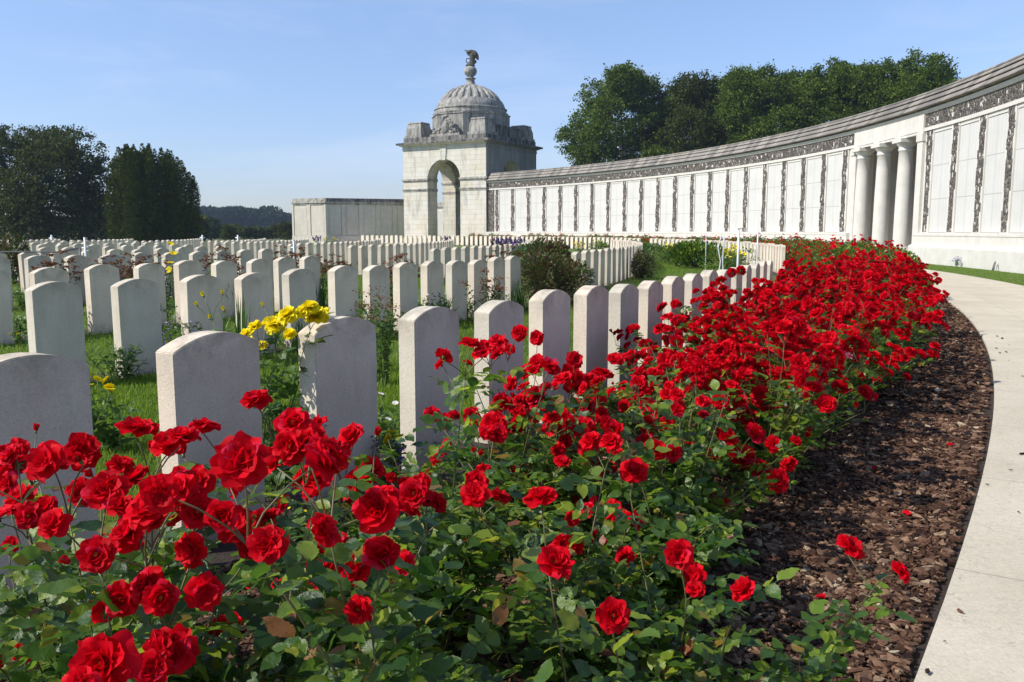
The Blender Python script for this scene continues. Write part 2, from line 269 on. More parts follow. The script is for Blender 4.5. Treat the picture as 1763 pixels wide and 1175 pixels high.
class MB:
    """collects shapes for one mesh"""
    def __init__(s): s.V = []; s.F = {}; s.n = 0; s.UV = []
    def add(s, V, faces, mi=0, uv=None):
        V = np.asarray(V, float); s.V.append(V)
        s.UV.append(np.zeros((len(V), 2)) if uv is None else np.asarray(uv, float))
        for f in faces:
            f = np.asarray(f); f = f[None] if f.ndim == 1 else f
            s.F.setdefault((f.shape[1], mi), []).append(f + s.n)
        s.n += len(V)
    def box(s, x0, x1, y0, y1, z0, z1, M=None, mi=0, tx=None, ty=None):
        """tx,ty: top half-size overrides (x0,x1)/(y0,y1) at the top"""
        X0, X1 = tx if tx else (x0, x1); Y0, Y1 = ty if ty else (y0, y1)
        V = np.array([[x0, y0, z0], [x1, y0, z0], [x1, y1, z0], [x0, y1, z0], [X0, Y0, z1], [X1, Y0, z1], [X1, Y1, z1], [X0, Y1, z1]], float)
        if M is not None: V = xf(V, M)
        s.add(V, [[[0, 3, 2, 1], [4, 5, 6, 7], [0, 1, 5, 4], [1, 2, 6, 5], [2, 3, 7, 6], [3, 0, 4, 7]]], mi)
    def lathe(s, prof, seg=32, M=None, mi=0, cap=True, mod=None):
        a = np.arange(seg) * 2 * math.pi / seg; V = []
        for r, z in prof:
            rr = np.full(seg, r) if mod is None else mod(r, z, a)
            V.append(np.stack([rr * np.cos(a), rr * np.sin(a), np.full(seg, z)], 1))
        V = np.concatenate(V); n = len(prof)
        i = np.arange(seg); j = (i + 1) % seg
        f = np.concatenate([np.stack([k * seg + i, k * seg + j, (k + 1) * seg + j, (k + 1) * seg + i], 1) for k in range(n - 1)])
        if M is not None: V = xf(V, M)
        s.add(V, [f], mi)
        if cap: s.F.setdefault((seg, mi), []).append((s.n - len(V) + (n - 1) * seg + i)[None]); s.F[(seg, mi)].append((s.n - len(V) + i[::-1])[None])
    def tube(s, P, r0, r1, sides=5, mi=0, flare=None):
        P = np.asarray(P, float); n = len(P); T = np.gradient(P, axis=0); T /= np.linalg.norm(T, axis=1)[:, None] + 1e-9
        ref = np.array([0.3, 0.2, 1.0]) if abs(T[0][2]) < 0.9 else np.array([1.0, 0.2, 0.1])
        A = np.cross(T, ref); A /= np.linalg.norm(A, axis=1)[:, None] + 1e-9; B = np.cross(T, A)
        rr = np.linspace(r0, r1, n) if flare is None else flare; a = np.arange(sides) * 2 * math.pi / sides
        V = (P[:, None, :] + rr[:, None, None] * (np.cos(a)[None, :, None] * A[:, None, :] + np.sin(a)[None, :, None] * B[:, None, :])).reshape(-1, 3)
        i = np.arange(sides); j = (i + 1) % sides
        f = np.concatenate([np.stack([k * sides + i, k * sides + j, (k + 1) * sides + j, (k + 1) * sides + i], 1) for k in range(n - 1)])
        s.add(V, [f], mi); s.F.setdefault((sides, mi), []).append((s.n - sides + i)[None])
    def arc(s, prof, a0, a1, step=1.0, mi=0, close=True, capends=True):
        """sweep an (R,z) profile round the common centre between two angles (deg); uv = metres"""
        n = max(2, int(math.ceil(abs(a1 - a0) / step)) + 1); A = np.radians(np.linspace(a0, a1, n)); p = np.asarray(prof, float); k = len(p)
        Vv = np.stack([CC[0] + p[None, :, 0] * np.cos(A)[:, None], CC[1] + p[None, :, 0] * np.sin(A)[:, None], np.broadcast_to(p[:, 1], (n, k))], 2)
        sl_ = np.concatenate([[0], np.cumsum(np.hypot(*np.diff(p, axis=0).T))])
        uv = np.stack([np.broadcast_to((A * p[:, 0].mean())[:, None], (n, k)), np.broadcast_to(sl_, (n, k))], 2).reshape(-1, 2)
        fs = []
        for q in range(k if close else k - 1):
            q2 = (q + 1) % k; i = np.arange(n - 1)
            fs.append(np.stack([i * k + q, i * k + q2, (i + 1) * k + q2, (i + 1) * k + q], 1))
        V = Vv.reshape(-1, 3); s.add(V, [np.concatenate(fs)], mi, uv)
        if close and capends:
            q = np.arange(k); s.F.setdefault((k, mi), []).append((s.n - len(V) + q)[None]); s.F[(k, mi)].append((s.n - k + q[::-1])[None])
    def mesh(s, name, mats, smooth=False):
        V = np.concatenate(s.V); uv = np.concatenate(s.UV); ks = list(s.F); me = mesh_np(name, V, [np.concatenate(s.F[k]) for k in ks], mats, smooth, [k[1] for k in ks], uv)
        return me
    def obj(s, name, mats, parent=None, smooth=False, loc=None, **props):
        return link(name, s.mesh(name, mats, smooth), parent, loc, **props)
def xf(V, M):
    M = np.array(M); return V @ M[:3, :3].T + M[:3, 3]
def recalc(me):
    bm = bmesh.new(); bm.from_mesh(me); bmesh.ops.recalc_face_normals(bm, faces=bm.faces); bm.to_mesh(me); bm.free()
def rotmats(d, roll, up=None):
    """rotation matrices taking local +Y to direction d, local +Z near up; d (n,3)"""
    d = d / (np.linalg.norm(d, axis=1)[:, None] + 1e-9); u = np.tile(np.array([0, 0, 1.0]), (len(d), 1)) if up is None else up
    x = np.cross(d, u); bad = np.linalg.norm(x, axis=1) < 1e-3; x[bad] = [1, 0, 0]; x /= np.linalg.norm(x, axis=1)[:, None]
    z = np.cross(x, d); c = np.cos(roll)[:, None]; s_ = np.sin(roll)[:, None]
    x2 = x * c + z * s_; z2 = -x * s_ + z * c
    return np.stack([x2, d, z2], 2)
def scatter(T, faces, pos, mats, sc):
    """T (k,3) template verts; returns V, list of faces arrays"""
    n = len(pos); V = np.einsum('nij,kj->nki', mats, T) * sc[:, None, None] + pos[:, None, :]
    k = len(T); off = (np.arange(n) * k)[:, None, None]
    return V.reshape(-1, 3), [(f[None] + off).reshape(-1, f.shape[1]) for f in faces]
# ------------------------------------------------------------------ ground, path, beds
def ring(name, r0, r1, a0, a1, z, mat, step=0.7, thick=None):
    mb = MB()
    if thick: mb.arc([(r0, z - thick), (r0, z), (r1, z), (r1, z - thick)], a0, a1, step)
    else: mb.arc([(r0, z), (r1, z)], a0, a1, step, close=False)
    o = mb.obj(name, mat); recalc(o.data)
    if not thick and o.data.polygons[0].normal.z < 0: o.data.flip_normals()
    o['kind'] = 'structure'; return o
mb = MB(); g = np.linspace(-1, 1, 25); g = np.sign(g) * np.abs(g) ** 3 * 2500
X, Y = np.meshgrid(g, g); nn = 25
V = np.stack([X.ravel(), Y.ravel(), np.full(nn * nn, -0.03)], 1); i, j = np.meshgrid(np.arange(nn - 1), np.arange(nn - 1)); q = (j * nn + i).ravel()
mb.add(V, [np.stack([q, q + 1, q + nn + 1, q + nn], 1)]); mb.obj('ground', 'field', kind='structure')
ring('lawn', 8, 59.2, -60, 78, -0.004, 'lawn', 1.0)
ring('lawn_strip', 63.5, 70.5, -44, 62, 0.0, 'lawn', 1.0)
ring('path', 61.27, 63.5, -44, 60, 0.022, 'paving', 0.5, thick=0.12)
ring('flower_bed', 59.1, 61.29, -44, 58, 0.0, 'soil', 0.7)
# ------------------------------------------------------------------ bark mulch
def chips(name, n, a0, a1, r0, r1, l0, l1, zo=0):
    s_ = rng.uniform(a0, a1, n); r_ = rng.uniform(r0, r1 - .045, n); a = np.radians(s_)
    pos = np.stack([CC[0] + r_ * np.cos(a), CC[1] + r_ * np.sin(a), zo + rng.uniform(0.004, 0.024 if not zo else .008, n)], 1)
    L = rng.uniform(l0, l1, n) * rng.choice([0.6, 1, 1.0, 1.5], n); W_ = L * rng.uniform(0.28, 0.7, n); H_ = np.clip(L * rng.uniform(0.10, 0.3, n), 0.003, 0.012)
    base = np.array([[-1, -.6, -1], [-.2, -1, -1], [1, -.5, -1], [.8, .7, -1], [-.1, 1, -1], [-.9, .5, -1], [-1, -.5, 1], [-.2, -.9, 1], [.9, -.5, 1], [.75, .6, 1], [-.1, .9, 1], [-.85, .5, 1]], float) * 0.5
    T = base[None] + rng.normal(0, 0.11, (n, 12, 3)); T *= np.stack([L, W_, H_], 1)[:, None, :]
    yaw = rng.uniform(0, 6.28, n); tl = .22 if not zo else .02; d = np.stack([np.cos(yaw), np.sin(yaw), rng.normal(0, tl, n)], 1)
    M = rotmats(d, rng.normal(0, tl * 1.3, n)); M = M[:, :, [1, 0, 2]]
    V = np.einsum('nij,nkj->nki', M, T) + pos[:, None, :]; off = (np.arange(n) * 12)[:, None, None]
    sd_ = np.array([[i, (i + 1) % 6, (i + 1) % 6 + 6, i + 6] for i in range(6)]); tp = np.array([[6, 7, 8, 9, 10, 11]])
    me = mesh_np(name, V.reshape(-1, 3), [(sd_[None] + off).reshape(-1, 4), (tp[None] + off).reshape(-1, 6)], 'bark_chip')
    link(name, me, kind='stuff')
chips('bark_mulch', 90000, -36.6, -30.0, 59.1, 61.28, 0.012, 0.042)
chips('bark_mulch', 30000, -30.0, -14, 59.1, 61.28, 0.025, 0.055)
chips('bark_mulch', 50000, -36.6, -31.5, 59.1, 61.28, 0.006, 0.015)
chips('bark_mulch', 40, -36, -24, 61.25, 61.62, 0.012, 0.03, 0.024)
for k, (px, py, d) in enumerate([(1420, 930, 3.35), (1560, 900, 3.6), (1180, 1000, 2.95), (1620, 690, 6.1), (1700, 1010, 2.9), (1345, 800, 4.5)]):
    pass
# ------------------------------------------------------------------ grass blades
def blades(name, n, a0, a1, r0, r1, h0, h1):
    a = np.radians(rng.uniform(a0, a1, n)); r_ = rng.uniform(r0, r1, n)
    pos = np.stack([CC[0] + r_ * np.cos(a), CC[1] + r_ * np.sin(a), np.full(n, -0.006)], 1)
    T = np.array([[-.06, 0, 0], [.06, 0, 0], [-.045, .1, .55], [.045, .1, .55], [0, .34, 1.0]]); yaw = rng.uniform(0, 6.28, n)
    d = np.stack([np.cos(yaw), np.sin(yaw), rng.normal(0, 0.25, n)], 1)
    V, f = scatter(T, [np.array([[0, 1, 3, 2]]), np.array([[2, 3, 4]])], pos, rotmats(d, rng.normal(0, .3, n)), rng.uniform(h0, h1, n))
    link(name, mesh_np(name, V, f, 'grass_blade'), kind='stuff')
blades('grass', 90000, -35.5, -30.0, 55.2, 58.5, 0.025, 0.06)
blades('grass', 60000, -33.0, -24, 51.9, 57.9, 0.03, 0.07)
blades('grass', 22000, -24.0, -4, 54.8, 58.3, 0.04, 0.08)
blades('grass', 60000, -30.0, -16, 40.0, 51.5, 0.04, 0.08)
blades('grass', 14000, -16.0, 2, 63.55, 65.3, 0.03, 0.06)
# ------------------------------------------------------------------ headstones
def headstone_mesh(seed, w=0.38, t=0.105, sh=0.762, pk=0.815):
    bm = bmesh.new(); n = 12; pts = [(-w / 2, -0.06), (w / 2, -0.06)]
    for k in range(n + 1):
        u = 1 - 2 * k / n; pts.append((u * w / 2, sh + (pk - sh) * (1 - u * u)))
    lo = [bm.verts.new((x, -t / 2, z)) for x, z in pts]; hi = [bm.verts.new((x, t / 2, z)) for x, z in pts]
    bm.faces.new(lo); bm.faces.new(hi[::-1]); m_ = len(pts)
    for k in range(m_): bm.faces.new((lo[(k + 1) % m_], lo[k], hi[k], hi[(k + 1) % m_]))
    bmesh.ops.recalc_face_normals(bm, faces=bm.faces)
    ed = [e for e in bm.edges if e.calc_face_angle(0) > 0.5]
    bmesh.ops.bevel(bm, geom=ed, offset=0.0035, segments=2, affect='EDGES')
    me = bpy.data.meshes.new('headstone'); bm.to_mesh(me); bm.free(); me.materials.append(MATS['headstone_stone']); return me
HS = [headstone_mesh(k, 0.38 + 0.004 * k, 0.105, 0.762, 0.815 + 0.002 * k) for k in range(3)]
ORD = "first second third fourth fifth sixth seventh eighth ninth tenth eleventh twelfth thirteenth fourteenth fifteenth sixteenth seventeenth eighteenth nineteenth twentieth".split()
def frame(p):   # rough image position of a world point -> (px,py,depth)
    v = cam.matrix_world.inverted() @ Vector(p) if False else None
    d = p[1] * math.cos(PITCH) - (p[2] - CAMH) * math.sin(PITCH)
    return (CX + F * p[0] / d if d > 0 else -9999, d)
stones = []     # (radius, angle, label, group)
def row(rad, a0, a1, step, label, group, ordinal=False, jit=0.02, skip=()):
    n = int(round((a1 - a0) / step)) + 1
    for k in range(n):
        if k in skip: continue
        lb = label if not ordinal else ORD[k].capitalize() + ' ' + label
        stones.append((rad, a0 + k * (a1 - a0) / max(n - 1, 1), lb if ordinal else label, group, jit))
r1a = [-34.52, -33.83, -33.16, -32.51, -31.86, -31.26, -30.66, -30.09, -29.54, -28.97, -28.4, -27.83, -27.26, -26.69, -26.12, -25.55, -24.98, -24.42]
for k, a in enumerate(r1a):
    stones.append((58.8 - 0.004 * k, a, ('headstone cut by the left edge, beside the red roses' if k == 0 else ORD[k - 1] + ' whole pale headstone from the left in the front row beside the red roses'), 'headstones of the front row', 0.004))
rAa = [-33.05, -32.34, -31.61, -30.93, -30.27, -29.62, -28.9, -28.28, -27.66, -27.02, -26.38, -25.74, -25.09, -24.47]
for k, a in enumerate(rAa):
    stones.append((55.05 - 0.008 * k, a, ('headstone sliver at the left edge, in the second row' if k == 0 else ORD[k - 1] + ' whole headstone from the left in the second row, across the grass'), 'headstones of the second row', 0.01))
rBa = [-31.25, -30.52, -29.79, -29.07, -28.39, -27.69, -26.94, -26.31, -25.64]
for k, a in enumerate(rBa):
    stones.append((52.1 - 0.02 * k, a, ORD[k] + ' headstone from the left in the third row, among dark red sedum', 'headstones of the third row', 0.01))
row(58.75, -11.9, 52.5, 0.66, 'small white headstone in the long curved line before the memorial wall', 'headstones in the long line below the memorial wall', skip=(36, 37))
row(54.75, -20.6, 4, 0.69, 'headstone in the short curved line right of the dark shrub', 'headstones right of the dark shrub')
row(51.0, -18.9, 6, 0.74, 'pale headstone in the packed middle line left of the dark shrub', 'headstones of the packed middle line')
row(48.1, -28.6, -21.5, 0.79, 'from the left in the fourth row, behind the dark red sedum', 'headstones of the fourth row', True)
for i_, (st) in enumerate(stones): pass
row(47.4, -15.5, 8, 0.8, 'far headstone in the line in front of the low tablet wall', 'far headstones before the low tablet wall')
row(44.9, -27.0, -18.4, 0.83, 'headstone in the fifth row, small, left part of the cemetery', 'headstones of the fifth row')
row(44.0, -12.5, 12, 0.85, 'tiny headstone in the rows left of the domed pavilion', 'tiny headstones left of the pavilion')
row(41.6, -24.0, -14.2, 0.9, 'small headstone in the rows before the dark yew', 'small headstones before the yew')
row(40.4, -9.0, 16, 0.92, 'tiny headstone in the rows left of the domed pavilion', 'tiny headstones left of the pavilion')
for q_, rr_ in enumerate((38.2, 34.9, 31.6, 28.3, 25.0, 21.7)):
    st_ = 0.66 / rr_ * 57.3
    row(rr_, -23 + q_ * 1.5, -9 + q_ * 1.2, st_, 'tiny headstone in the farthest rows before the dark trees', 'tiny headstones before the trees')
    row(rr_, -4 + q_, 18 - q_, st_, 'tiny headstone in the farthest rows before the dark trees', 'tiny headstones before the trees')
def in_view(p, marg=40):
    px, d = frame(p); return d > 0.3 and -marg < px < 1763 + marg
vis = []
for s_ in stones:
    p = pol(s_[0], s_[1]);
    if in_view(p): vis.append((frame(p)[1], s_, p))
vis.sort(key=lambda t: t[0])
far_mb = MB()
hv = np.array([v.co[:] for v in HS[0].vertices]); hf = [tuple(p.vertices) for p in HS[0].polygons]
for k, (d, s_, p) in enumerate(vis):
    rr, a, lb, gp, jit = s_
    rz = R(a + 90 + (3 if rr > 58.7 and a < -20 else 0)) + random.gauss(0, jit * 0.8); dz = random.uniform(-0.02, 0.01) if k > 3 else 0
    if k < 298:
        if 'from the left in the fourth' in lb: lb = lb[0].lower() + lb[1:]; lb = lb.replace(' from', ' headstone from', 1)
        if not lb.lower().startswith(('small', 'tiny', 'far ', 'pale', 'headstone')): lb = lb.lower()
        o = link('headstone', HS[k % 3], None, (p.x, p.y, dz), label=lb, category='headstone', group=gp)
        o.rotation_euler = (random.gauss(0, jit * .5), random.gauss(0, jit * .5), rz)
        if rr > 58.7: o.scale = (1.06, .97, 1)
    else:
        M = Matrix.Translation((p.x, p.y, dz)) @ Matrix.Rotation(rz, 4, 'Z')
        V = np.array([[-.19, -.05, -.05], [.19, -.05, -.05], [.19, .05, -.05], [-.19, .05, -.05], [-.19, -.05, .765], [.19, -.05, .765], [.19, .05, .765], [-.19, .05, .765], [-.08, -.05, .81], [.08, -.05, .81], [.08, .05, .81], [-.08, .05, .81]])
        far_mb.add(xf(V, M), [[[0, 3, 7, 4], [1, 5, 6, 2], [4, 7, 11, 8], [8, 11, 10, 9], [9, 10, 6, 5]], [[0, 4, 8, 9, 5, 1]], [[3, 2, 6, 10, 11, 7]]])
if far_mb.n:
    o = far_mb.obj('headstone_rows', 'headstone_stone', kind='stuff', label='tiny pale headstones of the farthest rows', category='headstones'); recalc(o.data)
# soil strips the stones stand in
for rr, a0, a1 in ((58.75, -44, -24), (58.75, -12.3, 53), (55.0, -36, -20), (54.7, -20.0, 5), (51.9, -34, -25), (51.0, -19.2, 6.5), (48.0, -30, -21), (44.9, -28, -18)):
    ring('soil_strip', rr - 0.32, rr + 0.3, a0, a1, 0.0, 'soil', 0.8)
# ------------------------------------------------------------------ rose pieces
def petal(L, W_, n, m_, open_a, curl, ruf, ph, rg):
    """grid petal: base at origin, grows along +Y/+Z ; open_a: 0 upright .. 90 flat"""
    v = np.linspace(0, 1, m_); u = np.linspace(-1, 1, n); U, Vv = np.meshgrid(u, v)
    wid = W_ * (0.28 + 0.95 * Vv ** 0.8 - 0.38 * Vv ** 3) * 0.62
    ang = R(90 - open_a) - curl * Vv ** 1.6      # elevation angle of the petal along its length
    dl = L / (m_ - 1); yy = np.zeros_like(Vv); zz = np.zeros_like(Vv)
    for k in range(1, m_): yy[k] = yy[k - 1] + dl * np.cos(ang[k]); zz[k] = zz[k - 1] + dl * np.sin(ang[k])
    yy = yy - 0.16 * L * U ** 2 * Vv ** 2 - L * 0.05 * np.exp(-(U / 0.18) ** 2) * Vv ** 6
    x = U * wid; cup = 0.42 * W_ * U ** 2 * (0.25 + 0.5 * (1 - Vv))
    z = zz + cup * np.sin(R(open_a)) + ruf * L * Vv ** 2 * np.sin(U * 4.1 + ph) + ruf * .5 * L * Vv ** 3 * np.sin(U * 9 + ph * 2)
    y = yy - cup * np.cos(R(open_a))
    V = np.stack([x, y, z], 2).reshape(-1, 3) + rg.normal(0, 0.0035 * L, (n * m_, 3))
    i, j = np.meshgrid(np.arange(n - 1), np.arange(m_ - 1)); q = (j * n + i).ravel()
    return V, np.stack([q, q + 1, q + n + 1, q + n], 1)
def blossom_mesh(kind, seed, res, petal_mat, size=0.042):
    rg = np.random.default_rng(seed); mb = MB(); n, m_ = res
    layers = {'open': [(6, 1.0, 84, 0.30), (5, 0.84, 64, 0.10), (5, 0.62, 40, -0.15), (3, 0.4, 24, -0.3)],
              'cup': [(5, 1.0, 74, 0.5), (5, 0.86, 50, 0.1), (4, 0.66, 30, -0.2), (3, 0.45, 16, -0.4)],
              'full': [(9, 1.0, 84, 0.5), (9, 0.88, 66, 0.3), (8, 0.76, 48, 0.1), (7, 0.62, 32, -0.2), (6, 0.5, 16, -0.4)],
              'loose': [(6, 1.0, 82, 0.42), (5, 0.80, 58, 0.25), (3, 0.5, 36, 0.0)],
              'bud': [(4, 0.8, 16, -0.15), (3, 0.75, 7, -0.3)],
              'low': [(5, 1.0, 76, 0.3), (4, 0.65, 38, -0.3)]}[kind]
    for li, (cnt, l_, op, cu) in enumerate(layers):
        for k in range(cnt):
            V, f = petal(size * l_ * rg.uniform(.9, 1.08), size * {'bud': .8, 'loose': 1.6}.get(kind, 1.45) * l_, n, m_, op + rg.normal(0, 8 if kind != 'bud' else 2), cu + rg.normal(0, .15), {'bud': 0.01, 'loose': 0.13}.get(kind, 0.09), rg.uniform(0, 6), rg)
            M = Matrix.Rotation(2 * math.pi * (k + .5 * (li % 2)) / cnt + rg.normal(0, .12), 4, 'Z'); V[:, 2] += li * 0.0015
            mb.add(xf(V, M), [f], 0)
    # calyx
    mb.lathe([(0.001, -.011), (.0045, -.010), (.0055, -.004), (.004, 0.001)], 8, mi=1)
    if res[0] > 3 or kind == 'bud':
        for k in range(5):
            V, f = petal(0.022 if kind != 'bud' else .026, 0.007, 3, 4, 100 if kind != 'bud' else 22, 0.5 if kind != 'bud' else -.1, 0, 0, rg)
            mb.add(xf(V, Matrix.Rotation(k * 1.2566, 4, 'Z')), [f], 1)
    if kind == 'open': mb.lathe([(0.004, 0.004), (.0055, 0.010), (.003, .013), (.0005, .0135)], 10, mi=2)
    return mb.mesh('blossom', [petal_mat, 'green_stem', 'stamen'], smooth=True)
RH = [blossom_mesh('open', 1, (11, 10), 'red_petal'), blossom_mesh('cup', 2, (11, 10), 'red_petal'), blossom_mesh('open', 3, (11, 10), 'red_petal', 0.044), blossom_mesh('loose', 4, (11, 10), 'red_petal', .044), blossom_mesh('loose', 9, (11, 10), 'red_petal', .040), blossom_mesh('loose', 10, (11, 10), 'red_petal', .042), blossom_mesh('open', 14, (11, 10), 'red_petal', .036)]
RBUD = blossom_mesh('bud', 5, (5, 6), 'red_petal', 0.034)
RM = [blossom_mesh('loose', 15, (5, 5), 'red_petal'), blossom_mesh('open', 11, (4, 4), 'red_petal'), blossom_mesh('cup', 12, (4, 4), 'red_petal'), blossom_mesh('full', 13, (4, 4), 'red_petal')]
RSP = [blossom_mesh('low', 41, (5, 5), 'brown_petal', .026), blossom_mesh('cup', 42, (5, 5), 'pink_petal', .034)]
RL = [blossom_mesh('low', 21, (3, 3), 'red_petal', .04), blossom_mesh('low', 22, (3, 3), 'red_petal', .036)]
YH = [blossom_mesh('full', 31, (6, 6), 'yellow_petal', 0.055), blossom_mesh('cup', 32, (6, 6), 'yellow_petal', 0.045)]
YBUD = blossom_mesh('bud', 33, (5, 6), 'yellow_petal', 0.03)
def leaflet(n, serr, L=1.0, W_=0.62, fold=0.22, droop=0.22, twist=0):
    v = np.linspace(0, 1, n); hw = W_ / 2 * np.sin(np.pi * np.clip(v, 0, 1) ** 0.82) ** 0.85
    if serr: hw = hw * (1 + 0.065 * (np.arange(n) % 2 * 2 - 1)); 
    hw[0] = 0.01; hw[-1] = 0.004
    z0 = -droop * v ** 2 * L; V = []
    vs = v * L
    mid = np.stack([np.zeros(n), vs, z0], 1)
    lf = np.stack([-hw, vs - (0.03 if serr else 0), z0 + fold * hw + .03 * np.sin(v * 9)], 1); rt = np.stack([hw, vs - (0.03 if serr else 0), z0 + fold * hw + .03 * np.sin(v * 8 + 1)], 1)
    V = np.concatenate([mid, lf, rt]); i = np.arange(n - 1)
    return V, np.concatenate([np.stack([i + n, i, i + 1, i + n + 1], 1), np.stack([i, i + 2 * n, i + 2 * n + 1, i + 1], 1)])
def compound(n, serr, seed=0):
    rg = np.random.default_rng(seed); Vs = []; Fs = []; off = 0
    spec = [(0, 1.0, 0.0, 1.0)] + [(s * 0.0, y, s * R(68), sc) for y, sc in ((0.72, .86), (0.36, .74)) for s in (1, -1)]
    for x, y, a, sc in spec:
        V, f = leaflet(n, serr, 0.62 * sc, 0.40 * sc, rg.uniform(.1, .4), rg.uniform(.08, .4))
        M = Matrix.Translation((x, y, -0.05 * y)) @ Matrix.Rotation(a + rg.normal(0, .12), 4, 'Z') @ Matrix.Rotation(rg.normal(0, .25), 4, 'Y') @ Matrix.Rotation(rg.normal(0, .15), 4, 'X')
        Vs.append(xf(V, M)); Fs.append(f + off); off += len(V)
    V = np.array([[-.012, 0, 0], [.012, 0, 0], [.01, 1.0, -.05], [-.01, 1.0, -.05]]); Vs.append(V); Fs.append(np.array([[0, 1, 2, 3]]) + off)
    return np.concatenate(Vs), np.concatenate(Fs)
CH = [compound(13, True, s) for s in range(4)]; CM = [compound(5, False, s + 10) for s in range(3)]
LQ = (np.array([[0, 0, 0], [-.32, .45, .07], [0, .5, -.02], [.32, .45, .07], [0, 1, -.12]]), np.array([[0, 2, 1, 1], [0, 3, 2, 2]]))
LQF = np.array([[0, 2, 4, 1], [0, 3, 4, 2]])
def bez(a, b, bow, n=7):
    a = np.asarray(a, float); b = np.asarray(b, float); m_ = a * .45 + b * .55; m_[:2] = a[:2] + (b[:2] - a[:2]) * 0.30; m_ += bow
    t = np.linspace(0, 1, n)[:, None]; return (1 - t) ** 2 * a + 2 * t * (1 - t) * m_ + t * t * b
def grow(rg, base, blooms, comp, nleaf, lscale, extra=0, hmax=0.8, rad=0.4, sides=5, stem_r=0.0045, lowleaf=0.18, far=False):
    """returns (stem MB, leaves V,F). blooms: list of (pos,kind). all in local coords about base"""
    st = MB(); P = []; D = []
    left = list(range(len(blooms))); canes = []
    while left:
        k = left.pop(0); grp = [k]; c = np.array(blooms[k][0])
        for j in list(left):
            if np.linalg.norm(np.array(blooms[j][0]) - c) < 0.13 and len(grp) < 5: grp.append(j); left.remove(j)
        ctr = np.mean([blooms[j][0] for j in grp], axis=0); top = ctr - np.array([0, 0, 0.07]) if len(grp) > 1 else None
        b0 = np.array([*(rg.normal(0, .05, 2)), 0.0]) + base
        if top is None: end = np.array(blooms[k][0]) - np.array(blooms[k][2]) * 0.012
        else: end = top
        pth = bez(b0, end, rg.normal(0, .025, 3), 9); st.tube(pth, stem_r, stem_r * .4, sides); canes.append(pth)
        if top is not None:
            for j in grp:
                e = np.array(blooms[j][0]) - np.array(blooms[j][2]) * 0.012
                st.tube(bez(top, e, rg.normal(0, .006, 3), 4), stem_r * .45, stem_r * .35, max(3, sides - 1))
    for _ in range(extra):
        a = rg.uniform(0, 6.28); r_ = rad * math.sqrt(rg.uniform(0.02, 1)); h_ = hmax * rg.uniform(.45, .95) * (1 - .35 * (r_ / rad) ** 2)
        b0 = np.array([*(rg.normal(0, .05, 2)), 0.0]) + base; end = np.array([base[0] + r_ * math.cos(a), base[1] + r_ * math.sin(a), h_])
        pth = bez(b0, end, rg.normal(0, .03, 3), 7); st.tube(pth, stem_r * .7, stem_r * .3, sides); canes.append(pth)
    per = max(1, int(nleaf / max(len(canes), 1)))
    for pth in canes:
        n = len(pth); ln = np.linalg.norm(pth[-1] - pth[0])
        for q in range(per):
            t = lowleaf + (0.97 - lowleaf) * ((q + rg.uniform(0, 1)) / per) ** 0.9; f_ = t * (n - 1); i = min(int(f_), n - 2)
            p = pth[i] + (pth[i + 1] - pth[i]) * (f_ - i); a = q * 2.4 + rg.uniform(0, 1.2)
            P.append(p); D.append([math.cos(a), math.sin(a), rg.uniform(-.15, .75)])
    P = np.array(P); D = np.array(D); n = len(P)
    Vs = []; Fs = []; off = 0; which = rg.integers(0, len(comp), n); Mx = rotmats(D, rg.normal(0, .45, n)); sc = lscale * rg.uniform(.65, 1.2, n)
    for c, (T, f) in enumerate(comp):
        s_ = which == c
        if not s_.any(): continue
        V, ff = scatter(T, [f], P[s_], Mx[s_], sc[s_]); Vs.append(V); Fs.append(ff[0] + off); off += len(V)
    return st, np.concatenate(Vs), np.concatenate(Fs)
def orient(nrm, roll):
    z = Vector(nrm).normalized(); return z.to_track_quat('Z', 'Y').to_matrix().to_4x4() @ Matrix.Rotation(roll, 4, 'Z')
def rose_bush(loc, blooms, rg, hi=True, nleaf=200, lscale=0.1, extra=6, hmax=.75, rad=.38, **props):
    root = empty('rose_bush', loc, **props)
    st, V, Fc = grow(rg, np.zeros(3), blooms, CH if hi else CM, nleaf, lscale, extra, hmax, rad, 6 if hi else 4, .0036)
    st.obj('stems', 'rose_stem', root, smooth=True)
    link('leaves', mesh_np('leaves', V, [Fc], 'rose_leaf', True), root)
    for p, kind, nm, sc in blooms:
        me = RBUD if kind == 'bud' else (RH if hi else RM)[rg.integers(0, len(RH) if hi else len(RM))]
        q_ = rg.random()
        if kind != 'bud' and sc < .9 and loc[1] > 2.6 and q_ < .05: me = RSP[0] if q_ < .04 else RSP[1]
        o = link('rosebud' if kind == 'bud' else 'blossom', me, root); o.matrix_basis = Matrix.Translation(p) @ orient(nm, rg.uniform(0, 6.28)) @ Matrix.Scale(sc, 4)
    return root
